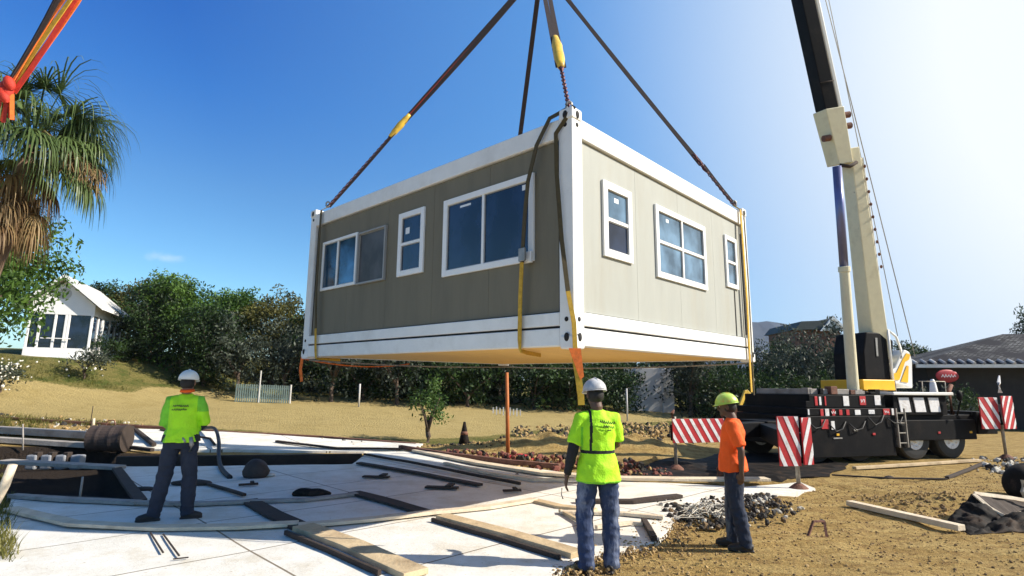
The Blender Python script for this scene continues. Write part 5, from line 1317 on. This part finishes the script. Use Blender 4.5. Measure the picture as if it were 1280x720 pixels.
# white flowers line
b = MB()
for k in range(9): p = at(617 + k * 4.2, 25.6); b.box(p + Vector((0, 0, .18)), (.05, .03, .36 if k % 2 else .26)); 
solo(b, 'edging_fence', 'reflect_white', at(617, 25.6), 'row of low white pickets at the hedge foot behind the orange pole', 'fence')
# yellow excavator bucket machine behind the worker in orange
p = at(960, 25.5); t = thing('mini_excavator', p, 'small yellow machine parked under the trees right of the worker in orange', 'excavator')
b = MB(); b.prism([(-.35, .5), (.45, .5), (.5, 1.25), (.3, 1.35), (-.3, 1.3), (-.42, .9)], p, (1, 0, 0), (0, 0, 1), (0, 1.0, 0)); b.build('body', 'yellow_paint', t, bevel=.05)
b = MB(); b.prism([(-.6, .02), (.6, .02), (.7, .25), (.55, .45), (-.55, .45), (-.7, .25)], p + Vector((0, -.05, 0)), (1, 0, 0), (0, 0, 1), (0, .3, 0)); b.prism([(-.6, .02), (.6, .02), (.7, .25), (.55, .45), (-.55, .45), (-.7, .25)], p + Vector((0, .8, 0)), (1, 0, 0), (0, 0, 1), (0, .3, 0)); b.build('track', 'black_rubber', t, bevel=.04)
b = MB(); b.beam(p + Vector((-.3, .4, 1.0)), p + Vector((-.9, .3, 1.7)), .16, .2, w2=.12, h2=.15); b.beam(p + Vector((-.9, .3, 1.7)), p + Vector((-1.3, .2, .9)), .12, .16); b.build('arm', 'yellow_paint', t, bevel=.02)
b = MB(); b.prism([(-.15, 0), (.15, .05), (.2, .35), (-.1, .45), (-.22, .25)], p + Vector((-1.4, 0, .45)), (1, 0, 0), (0, 0, 1), (0, .4, 0)); b.build('bucket', 'rust', t, bevel=.02)
b = MB(); b.span(p + Vector((-.2, .15, 1.32)), p + Vector((.35, .9, 1.38))); b.build('seat_cover', 'black_paint', t, bevel=.02)

# ------------------------------------------------------------------ far gabled house behind the trees
p = at(1018, 48); t = thing('gabled_house', p, 'distant house with a grey gabled roof behind the trees left of the crane boom', 'house')
hs_ = 48 / 48
b = MB(); b.span(p + Vector((-1.3, 0, 0)), p + Vector((2.6, 5, 6.2))); b.build('wall', 'rust', t)
b = MB(); b.prism([(-1.5, 6.2), (2.9, 6.2), (2.0, 7.3), (1.2, 7.0), (-.9, 6.9)], p + Vector((0, -.5, 0)), (1, 0, 0), (0, 0, 1), (0, 6, 0)); rf = b.build('roof', 'dark_roof', t)
b = MB(); b.prism([(.7, 6.1), (2.8, 6.1), (1.75, 7.2)], p + Vector((0, -.62, 0)), (1, 0, 0), (0, 0, 1), (0, .1, 0)); b.build('gable', 'concrete_wall', t)
b = MB(); b.prism([(.5, 6.05), (.7, 6.05), (1.75, 7.1), (2.8, 6.05), (3.0, 6.05), (1.75, 7.4)], p + Vector((0, -.75, 0)), (1, 0, 0), (0, 0, 1), (0, .1, 0)); b.build('bargeboard', 'white_siding', t)

# ------------------------------------------------------------------ dark tiled bungalow on the right
bp_ = at(1150, 27); t = thing('bungalow', bp_, 'dark single-storey bungalow with a pale-tiled hipped roof behind the crane at the right edge', 'house')
BX = bp_.x; zz = 2.85; BL = 16.0
b = MB(); b.span((BX + .6, 27.6, 0), (BX + BL, 34, zz + .1)); b.build('wall', 'dark_wall', t)
b = MB(); b.prism([(BX - .2, zz), (BX + BL, zz), (BX + BL, zz + .16), (BX - .2, zz + .16)], (0, 26.65, 0), (1, 0, 0), (0, 0, 1), (0, .1, 0)); b.build('gutter', 'crane_white', t)
b = MB()
E_ = [Vector((BX - .3, 26.7, zz + .15)), Vector((BX + BL, 26.7, zz + .15)), Vector((BX + BL, 35, zz + .15)), Vector((BX - .3, 35, zz + .15)), Vector((BX + 5.6, 30.5, zz + 1.9)), Vector((BX + BL, 30.5, zz + 1.9))]
b.add(E_, [(0, 1, 5, 4), (3, 0, 4), (2, 3, 4, 5), (0, 3, 2, 1), (1, 2, 5)])
rfm, nt, bb = nodes('roof_tiles'); L = nt.links.new
tc = N(nt, 'ShaderNodeTexCoord'); br = N(nt, 'ShaderNodeTexBrick'); mp = N(nt, 'ShaderNodeMapping'); mp.inputs['Scale'].default_value = (2.6, 2.6, 2.6); L(tc.outputs['Object'], mp.inputs[0]); L(mp.outputs[0], br.inputs['Vector'])
br.inputs['Color1'].default_value = (.24, .24, .24, 1); br.inputs['Color2'].default_value = (.025, .025, .03, 1); br.inputs['Mortar'].default_value = (.02, .02, .02, 1); br.inputs['Mortar Size'].default_value = .06; br.inputs['Scale'].default_value = 1
n_ = N(nt, 'ShaderNodeTexNoise'); n_.inputs['Scale'].default_value = .8; L(tc.outputs['Object'], n_.inputs['Vector'])
L(mixc(mrange(n_.outputs['Fac'], .42, .6, nt=nt), br.outputs['Color'], (.022, .022, .028), nt), bb.inputs['Base Color']); bb.inputs['Roughness'].default_value = .85; bb.inputs['Specular IOR Level'].default_value = .15
b.build('roof', 'roof_tiles', t)
# rows of pale ridge tiles along the eave
for k in range(40):
    b = MB(); xx = BX - .2 + k * .4
    b.tube([(xx, 26.62, zz + .2), (xx, 27.1, zz + .38)], .065, 8); b.build('eave_tile', 'block_grey' if k % 2 else 'concrete_wall', t)
for xx in (BX + .8, BX + 6.2, BX + 11): 
    b = MB(); b.span((xx, 26.9, 0), (xx + .16, 27.06, zz)); b.build('post', 'dark_wall', t)
# oval red sign on the dark wall
t.matrix_basis = t.matrix_basis @ Matrix.Rotation(rad(-13), 4, 'Z')
p = pt(1184, 470, 26.3); t2 = thing('wall_sign', p, 'oval dark red sign with a white squiggle on the dark bungalow wall', 'sign')
b = MB(); b.ell(p, (.55, .06, .30), 28, 10); b.build('board', 'red_paint', t2, smooth=True)
b = MB()
for k, (a, hh) in enumerate(((-.28, .12), (-.14, .16), (0, .11), (.13, .15), (.27, .11))):
    b.ribbon([p + Vector((a - .05, -.075, -hh / 2)), p + Vector((a + .03, -.075, hh / 2)), p + Vector((a + .07, -.075, -hh / 3))], .035, .01, up=(0, -1, 0))
b.build('lettering', 'reflect_white', t2)
# plants and a pale gas bottle beside the counterweight
plant(protoF, 1158, 24.5, 1.5, 'dark rusty-leaved shrub between the counterweight and the red sign', None)
plant(protoH, 1196, 25.4, .8, 'dark shrub under the oval red sign', None)
p = at(1166, 21.5); t3 = thing('garden_statue', p, 'pale slim figure-like post with a rounded top behind the crane cab roof', 'post')
b = MB(); b.tube([p + Vector((0, 0, z)) for z in (0, 1.2, 1.7, 2.05, 2.2)], [.2, .19, .14, .10, .05], 12); b.build('shaft', 'reflect_white', t3, smooth=True)

# ------------------------------------------------------------------ the air
hb = MB(); hb.span((-3200, -400, -9.5), (3200, 3600, 130))
hz = bpy.data.materials.new('air'); hz.use_nodes = True; nt = hz.node_tree; nt.nodes.remove(nt.nodes['Principled BSDF'])
pv = nt.nodes.new('ShaderNodeVolumePrincipled'); pv.inputs['Color'].default_value = (.80, .88, 1, 1); pv.inputs['Density'].default_value = .00018; pv.inputs['Anisotropy'].default_value = .2
nt.links.new(pv.outputs[0], nt.nodes['Material Output'].inputs['Volume']); MATS['air'] = hz
hb.build('haze', 'air', None, kind='stuff')
# ------------------------------------------------------------------ people
def remesh(mb, voxel, smooth_it=4, disp=None):
    me = bpy.data.meshes.new('tmp'); me.from_pydata([tuple(v) for v in mb.v], [], mb.f); 
    bm = bmesh.new(); bm.from_mesh(me); bmesh.ops.recalc_face_normals(bm, faces=bm.faces); bm.to_mesh(me); bm.free()
    o = bpy.data.objects.new('tmp', me); COL.objects.link(o)
    m = o.modifiers.new('r', 'REMESH'); m.mode = 'VOXEL'; m.voxel_size = voxel
    s = o.modifiers.new('s', 'SMOOTH'); s.factor = .5; s.iterations = smooth_it
    dg = bpy.context.evaluated_depsgraph_get(); r = bpy.data.meshes.new_from_object(o.evaluated_get(dg), depsgraph=dg)
    bpy.data.objects.remove(o); bpy.data.meshes.remove(me)
    if disp:
        nor = [v.normal.copy() for v in r.vertices]
        for v, n in zip(r.vertices, nor): v.co += n * disp(v.co, n)
    return r
def part(me, name, mats, parent, pick=None):
    me.name = name
    for m in mats: me.materials.append(MATS[m])
    if pick:
        for p in me.polygons: p.material_index = pick(p.center, p.normal)
    me.polygons.foreach_set('use_smooth', [True] * len(me.polygons)); me.update()
    o = bpy.data.objects.new(name, me); COL.objects.link(o); o.parent = parent; return o
V = Vector
def folds(seed, amp, sc=(9, 9, 5)):
    def f(co, n):
        q = V((co.x * sc[0], co.y * sc[1], co.z * sc[2] + seed * 3.1))
        a = mnoise.noise(q); b = mnoise.noise(q * 2.3 + V((5, 1, 2)))
        return amp * ((1 - abs(a) * 2) * .7 + b * .5)
    return f
def hand(mb, wrist, d, palm_n, side, curl=.6, s=1.0):
    """wrist point, direction of the fingers, palm normal, thumb side vector"""
    d = V(d).normalized(); n = V(palm_n).normalized(); side = V(side).normalized()
    pc = wrist + d * .045 * s
    mb.tube([wrist - d * .01, wrist + d * .03 * s, wrist + d * .075 * s, wrist + d * .09 * s], [(.026 * s, .019 * s), (.034 * s, .018 * s), (.040 * s, .016 * s), (.036 * s, .013 * s)], 12, up=n)
    for k, (o_, L_f) in enumerate(((.028, .070), (.010, .080), (-.009, .075), (-.027, .058))):
        p = wrist + d * .08 * s + side * o_ * s; pts = [p - d * .02 * s]; dd = d.copy(); pts.append(p)
        for j, fr_ in enumerate((.45, .32, .23)):
            ang = curl * (.5 + .35 * j); dd = (dd * math.cos(ang) + n * math.sin(ang)).normalized(); n2 = n
            p = p + dd * L_f * s * fr_ * 1.0; pts.append(p)
        mb.tube(pts, [.010 * s, .0098 * s, .009 * s, .0085 * s, .0072 * s], 8)
    t0 = wrist + d * .025 * s + side * .026 * s
    mb.tube([t0, t0 + (side * .8 + d * .7 + n * .3).normalized() * .035 * s, t0 + (side * .8 + d * .9 + n * .4).normalized() * .035 * s + (d + n * .5).normalized() * .032 * s], [.013 * s, .0115 * s, .009 * s], 8)
def head(mb, c, yaw=0, pitch=0, s=1.0):
    R_ = Matrix.Rotation(yaw, 3, 'Z') @ Matrix.Rotation(pitch, 3, 'X')
    T = lambda x, y, z: c + R_ @ V((x * s, y * s, z * s))
    mb.ell(c + R_ @ V((0, -.012 * s, .02 * s)), (.076 * s, .095 * s, .098 * s), 20, 14, R_)
    mb.ell(T(0, .022, -.045), (.056 * s, .070 * s, .068 * s), 18, 12, R_)              # jaw
    mb.tube([T(0, .088, .022), T(0, .104, -.002), T(0, .108, -.018), T(0, .088, -.026)], [.008 * s, .011 * s, .014 * s, .010 * s], 8)   # nose
    for x in (-.03, .03): mb.ell(T(x, .082, .028), (.018 * s, .010 * s, .007 * s), 10, 6, R_)         # brow
    mb.ell(T(0, .084, -.050), (.024 * s, .010 * s, .006 * s), 10, 6, R_); mb.ell(T(0, .082, -.062), (.021 * s, .010 * s, .006 * s), 10, 6, R_)  # lips
    mb.ell(T(0, .078, -.092), (.02 * s, .014 * s, .016 * s), 10, 6, R_)
    for x in (-.078, .078): mb.ell(T(x, -.008, -.008), (.012 * s, .020 * s, .032 * s), 10, 8, R_)     # ears
    return T, R_
def person(loc, rz, label, P, mats_shirt, pick_shirt, trouser_m, skin, long_sleeve, hat_m, hair=True, hs=1.0):
    """all joints in local metres, +y is the way the person faces, height 1.8 * hs"""
    t = thing('person', loc, label, 'person', mat4=Matrix.Translation(loc) @ Matrix.Rotation(rz, 4, 'Z') @ Matrix.Scale(hs, 4))
    # body, one surface
    b = MB(); T, HRo = head(b, P['head'], P.get('yaw', 0), P.get('pitch', 0))
    chest, waist, hips = P['chest'], P['waist'], P['hips']
    b.tube([P['head'] + V((0, -.01, -.04)), P['neck'] + V((0, -.01, 0)), chest + V((0, 0, .10))], [.058, .060, .075], 14)
    b.tube([hips + V((0, 0, -.08)), hips, waist, chest, chest + V((0, 0, .09)), chest + V((0, 0, .15))], [(.13, .10), (.155, .115), (.13, .095), (.155, .11), (.14, .09), (.06, .05)], 18, up=(0, 1, 0))
    for k in (0, 1):
        sh, el, wr = P['arm'][k]; d1 = (el - sh); d2 = (wr - el)
        b.tube([lerp(chest + V((0, 0, .08)), sh, .5), sh, sh + d1 * .3, sh + d1 * .7, el, el + d2 * .25, el + d2 * .6, wr, wr + d2.normalized() * .02], [.06, .056, .050, .043, .038, .041, .034, .026, .025], 12, up=(0, 1, .1))
        hd_, pn, sd = P['hand'][k]; hand(b, wr + d2.normalized() * .01, hd_, pn, sd, P.get('curl', .5))
        hp, kn, an = P['leg'][k]
        b.tube([hp + V((0, 0, .05)), lerp(hp, kn, .3), lerp(hp, kn, .75), kn, lerp(kn, an, .3), lerp(kn, an, .75), an], [.085, .085, .062, .056, .056, .038, .036], 12, up=(0, 1, 0))
        fd = P['foot'][k]; b.tube([an + V((0, 0, .02)), an + V((0, 0, -.03)) + fd * .04, an + V((0, 0, -.055)) + fd * .12, an + V((0, 0, -.06)) + fd * .17], [.036, .038, .034, .02], 10, up=(0, 0, 1))
    me = remesh(b, .0068, 3); part(me, 'body', [skin, skin], t)
    e_ = MB()
    for x in (-.03, .03): e_.ell(T(x, .080, .010), (.010, .006, .0065), 10, 6, HRo)
    e_.build('eye', 'reflect_white', t, local=True, smooth=True)
    # hair below the helmet
    if hair:
        hb = MB(); hb.ell(T(0, -.028, .0), (.081, .088, .095), 20, 12, HRo, zmin=-.75); part(remesh(hb, .009, 3, folds(3, .003, (60, 60, 60))), 'hair', ['hair_black'], t)
    # shirt
    s_ = MB(); z_hem = P['hem']
    hb0 = V((hips.x, hips.y, z_hem))
    s_.tube([hb0, lerp(hb0, waist, .4), waist, lerp(waist, chest, .5), chest, chest + V((0, 0, .07)), chest + V((0, -.005, .125)), chest + V((0, -.01, .155))], [(.222, .172), (.205, .160), (.166, .132), (.168, .132), (.172, .132), (.148, .112), (.095, .085), (.070, .066)], 26, up=(0, 1, 0))
    for k in (0, 1):
        sh, el, wr = P['arm'][k]; d1 = (el - sh); d2 = wr - el; ls = long_sleeve[k]
        inner = lerp(chest + V((0, 0, .06)), sh, .45)
        if ls: s_.tube([inner, sh + V((0, 0, -.005)), sh + d1 * .35, sh + d1 * .75, el, el + d2 * .3, el + d2 * .7, wr - d2 * .04], [.077, .071, .067, .060, .056, .053, .047, .038], 16, up=(0, 1, .1))
        else: s_.tube([inner, sh + V((0, 0, -.005)), sh + d1 * .35, sh + d1 * .70, sh + d1 * .84], [.078, .072, .070, .069, .072], 16, up=(0, 1, .1))
    part(remesh(s_, .0105, 5, folds(P['seed'], .013, (8, 8, 6))), 'shirt', mats_shirt, t, pick_shirt)
    if P.get('under'):
        u = MB(); k = P['under'] - 1; sh, el, wr = P['arm'][k]; d1 = el - sh; d2 = wr - el
        u.tube([sh + d1 * .5, sh + d1 * .8, el, el + d2 * .3, el + d2 * .7, wr - d2 * .02], [.055, .056, .053, .052, .043, .035], 14, up=(0, 1, .1)); part(remesh(u, .0095, 4, folds(4, .005, (14, 14, 14))), 'sleeve', ['fabric_black'], t)
    # trousers
    q = MB()
    q.tube([hips + V((0, 0, .12)), hips + V((0, 0, .04)), hips + V((0, 0, -.05)), hips + V((0, 0, -.10))], [(.150, .115), (.165, .125), (.165, .125), (.13, .11)], 22, up=(0, 1, 0))
    for k in (0, 1):
        hp, kn, an = P['leg'][k]; fd = P['foot'][k]
        q.tube([hp + V((0, 0, .05)), lerp(hp, kn, .25), lerp(hp, kn, .7), kn, lerp(kn, an, .35), lerp(kn, an, .75), an + V((0, 0, .0)), an + V((0, 0, -.035)) + fd * .01], [.095, .096, .086, .081, .080, .073, .070, .075], 16, up=(0, 1, 0))
    part(remesh(q, .0105, 5, folds(P['seed'] + 7, .014, (7, 7, 10))), 'trousers', [trouser_m], t)
    for k in (0, 1):
        hp, kn, an = P['leg'][k]; fd = P['foot'][k]; bm_ = MB()
        g0 = V((an.x, an.y, 0))
        bm_.tube([an + V((0, 0, .06)), an + V((0, 0, -.02)), V((an.x, an.y, .055)) + fd * .0], [.052, .055, .05], 14)
        side = V((-fd.y, fd.x, 0))
        pts = [g0 - fd * .075 + V((0, 0, .045)), g0 - fd * .04 + V((0, 0, .055)), g0 + fd * .04 + V((0, 0, .055)), g0 + fd * .11 + V((0, 0, .045)), g0 + fd * .17 + V((0, 0, .038)), g0 + fd * .20 + V((0, 0, .032))]
        bm_.tube(pts, [(.03, .035), (.042, .055), (.044, .055), (.05, .045), (.045, .036), (.02, .02)], 16, up=(0, 0, 1))
        bm_.tube([g0 - fd * .085 + V((0, 0, .012)), g0 + fd * .05 + V((0, 0, .012)), g0 + fd * .14 + V((0, 0, .012)), g0 + fd * .205 + V((0, 0, .014))], [(.038, .013), (.046, .013), (.053, .013), (.03, .012)], 12, up=(0, 0, 1))
        part(remesh(bm_, .008, 2), 'boot', ['boot'], t)
    # hard hat
    hh = MB(); Rh = HRo; c_ = T(0, -.010, .042)
    hh.ell(c_, (.116, .138, .122), 30, 16, Rh, zmin=0)
    hp_ = part(remesh(hh, .0055, 3), 'hard_hat', [hat_m], t)
    rb = MB(); rb.tube([c_ + Rh @ V((0, .115 * math.cos(a) + 0, .117 * math.sin(a))) for a in [math.pi * (.08 + .84 * i / 14) for i in range(15)]], [(.016, .006)] * 15, 8, up=(1, 0, 0))
    rb.build('ridge', hat_m, hp_, local=True, smooth=True)
    br = MB(); n = 30; vs = []
    for i in range(n):
        a = 2 * math.pi * i / n; ex = 1.0 + (.20 * max(0, math.sin(a)) ** 2 + .06)
        for rr_, z_ in ((.98, .004), (ex, -.004 - .012 * max(0, math.sin(a))), (ex, -.010 - .012 * max(0, math.sin(a))), (.98, -.006)):
            vs.append(c_ + Rh @ V((.112 * rr_ * math.cos(a), .134 * rr_ * math.sin(a), z_)))
    fs = [(i * 4 + j, ((i + 1) % n) * 4 + j, ((i + 1) % n) * 4 + (j + 1) % 4, i * 4 + (j + 1) % 4) for i in range(n) for j in range(4)]
    br.add(vs, fs); br.build('brim', hat_m, hp_, local=True, smooth=True)
    return t, T
def marks(t, items, m, name='lettering'):
    b = MB()
    for pts, w_ in items: b.ribbon([V(p) for p in pts], w_, .003, up=(0, -1, 0))
    b.build(name, m, t, local=True)
rgm = random.Random(3)
def scribble(x0, x1, z, hgt, y, n, slant=0, w_=.009):
    """unreadable handwriting-like strokes, as they appear in the picture"""
    out = []
    for k in range(n):
        xa = x0 + (x1 - x0) * k / n; st_ = (x1 - x0) / n * .75
        p = [(xa, y(xa), z - hgt / 2 * rgm.uniform(.4, 1)), (xa + st_ * .5, y(xa), z + hgt / 2 * rgm.uniform(.4, 1)), (xa + st_, y(xa), z - hgt / 2 * rgm.uniform(.2, .8))]
        out.append(([(a, b_, c_ + slant * (a - x0)) for a, b_, c_ in p], w_))
    return out

# ---- left worker: back to the camera, hands together in front
P1 = dict(seed=1, head=V((.01, .0, 1.655)), yaw=rad(-8), pitch=rad(-4), neck=V((0, -.005, 1.53)), chest=V((0, -.01, 1.36)), waist=V((0, 0, 1.10)), hips=V((0, 0, .95)), hem=.93, curl=.7,
    arm=[(V((-.16, -.01, 1.43)), V((-.215, .02, 1.16)), V((-.10, .22, 1.08))), (V((.16, -.01, 1.43)), V((.245, .0, 1.17)), V((.12, .20, 1.05)))],
    hand=[(V((.9, .35, -.1)), V((0, -.4, -1)), V((0, .8, .6))), (V((-.9, .35, 0)), V((0, -.3, -1)), V((0, .8, .6)))],
    leg=[(V((-.095, 0, .90)), V((-.15, .02, .50)), V((-.205, -.02, .09))), (V((.095, 0, .90)), V((.13, .02, .50)), V((.15, -.01, .09)))],
    foot=[V((-.75, -.1, 0)).normalized() * .9, V((.85, .1, 0)).normalized() * .85])
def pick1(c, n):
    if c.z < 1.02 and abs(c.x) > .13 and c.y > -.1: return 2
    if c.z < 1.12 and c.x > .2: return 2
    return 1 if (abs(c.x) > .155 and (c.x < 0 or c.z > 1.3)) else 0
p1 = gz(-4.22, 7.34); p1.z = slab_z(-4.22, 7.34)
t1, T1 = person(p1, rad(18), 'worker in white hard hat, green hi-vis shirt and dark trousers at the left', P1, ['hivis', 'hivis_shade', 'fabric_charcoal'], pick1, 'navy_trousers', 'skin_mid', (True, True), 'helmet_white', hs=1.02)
yb = lambda x: -.158 + .30 * x * x
marks(t1, scribble(-.10, .075, 1.37, .030, yb, 8) + scribble(-.11, .06, 1.325, .026, yb, 7), 'fabric_charcoal')
b = MB(); b.ribbon([(-.055, -.075, 1.555), (0, -.092, 1.55), (.06, -.07, 1.555), (.085, -.02, 1.56)], .035, .02, up=(0, -1, .3)); b.build('collar', 'orange_shirt', t1, local=True, smooth=True)
b = MB(); b.tube([(.13, -.135, .99), (.15, -.145, .90), (.14, -.14, .82)], [.022, .028, .02], 8); b.tube([(.04, -.142, .985), (.08, -.15, .93)], [.014, .016], 8); b.build('belt_tool', 'steel', t1, local=True, smooth=True)
b = MB(); n = 28; b.tube([V((.175 * math.cos(a), .130 * math.sin(a), .965)) for a in [2 * math.pi * i / n for i in range(n + 1)]], [(.006, .018)] * (n + 1), 6, caps=False); b.build('belt', 'fabric_black', t1, local=True)

# ---- middle worker: back to the camera, left arm hanging in a black sleeve
P2 = dict(seed=2, head=V((-.015, .02, 1.655)), yaw=rad(12), pitch=rad(-6), neck=V((0, .0, 1.53)), chest=V((0, -.01, 1.35)), waist=V((0, 0, 1.10)), hips=V((0, 0, .95)), hem=.83, curl=.45, under=1,
    arm=[(V((-.165, -.01, 1.425)), V((-.245, -.03, 1.14)), V((-.30, .02, .885))), (V((.165, -.01, 1.425)), V((.215, .07, 1.17)), V((.11, .26, 1.10)))],
    hand=[(V((-.12, .1, -1)), V((1, 0, 0)), V((0, 1, 0))), (V((-.8, .5, 0)), V((0, -.3, -1)), V((0, .8, .6)))],
    leg=[(V((-.095, 0, .90)), V((-.13, .03, .50)), V((-.13, -.03, .09))), (V((.095, 0, .90)), V((.125, .03, .50)), V((.115, .0, .09)))],
    foot=[V((-.35, .9, 0)).normalized(), V((.45, .9, 0)).normalized()])
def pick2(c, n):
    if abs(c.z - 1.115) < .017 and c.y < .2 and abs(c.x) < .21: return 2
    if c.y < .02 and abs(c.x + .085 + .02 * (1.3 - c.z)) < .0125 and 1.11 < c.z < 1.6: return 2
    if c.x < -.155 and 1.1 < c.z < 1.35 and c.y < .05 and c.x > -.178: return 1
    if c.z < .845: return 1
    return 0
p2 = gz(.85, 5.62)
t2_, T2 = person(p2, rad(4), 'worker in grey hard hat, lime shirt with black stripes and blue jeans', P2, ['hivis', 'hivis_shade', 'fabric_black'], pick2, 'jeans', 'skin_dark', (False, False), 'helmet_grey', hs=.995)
marks(t2_, scribble(-.005, .15, 1.405, .034, lambda x: -.155 + .5 * x * x, 8, -.12) + scribble(.03, .14, 1.36, .03, lambda x: -.157 + .5 * x * x, 5, -.1) + scribble(.07, .11, 1.32, .026, lambda x: -.155 + .5 * x * x, 2, 0), 'fabric_charcoal')
# cable clip in his left hand
b = MB(); b.tube([(-.35, .03, .76), (-.355, .03, .70), (-.34, .03, .66)], .006, 6); b.build('key_ring', 'steel', t2_, local=True, smooth=True)

# ---- worker in orange, seen from his left side, facing left in the picture
P3 = dict(seed=3, head=V((.0, .035, 1.635)), yaw=rad(0), pitch=rad(-8), neck=V((0, .0, 1.52)), chest=V((0, -.02, 1.34)), waist=V((0, .01, 1.10)), hips=V((0, 0, .94)), hem=.89, curl=.55,
    arm=[(V((-.165, -.02, 1.42)), V((-.225, -.10, 1.14)), V((-.21, -.09, .90))), (V((.165, -.02, 1.42)), V((.24, .07, 1.16)), V((.20, .13, .93)))],
    hand=[(V((.05, .15, -1)), V((1, 0, 0)), V((0, 1, 0))), (V((-.05, .25, -1)), V((-1, 0, 0)), V((0, 1, 0)))],
    leg=[(V((-.09, 0, .90)), V((-.10, -.02, .50)), V((-.09, -.09, .09))), (V((.09, 0, .90)), V((.10, .04, .50)), V((.10, .05, .09)))],
    foot=[V((-.1, 1, 0)).normalized(), V((.12, 1, 0)).normalized()])
p3 = gz(2.48, 6.42)
t3_, T3 = person(p3, rad(68), 'worker in green hard hat, orange T-shirt and dark jeans on the dirt', P3, ['orange_shirt', 'orange_shirt'], None, 'jeans_dark', 'skin_dark', (False, False), 'helmet_green', hs=.925)
for o_ in bpy.data.objects:
    l_ = o_.get('label')
    if l_ and (len(l_.split()) > 16 or len(l_.split()) < 4): print('LABEL', len(l_.split()), o_.name, l_)
print('objects', len(bpy.data.objects))
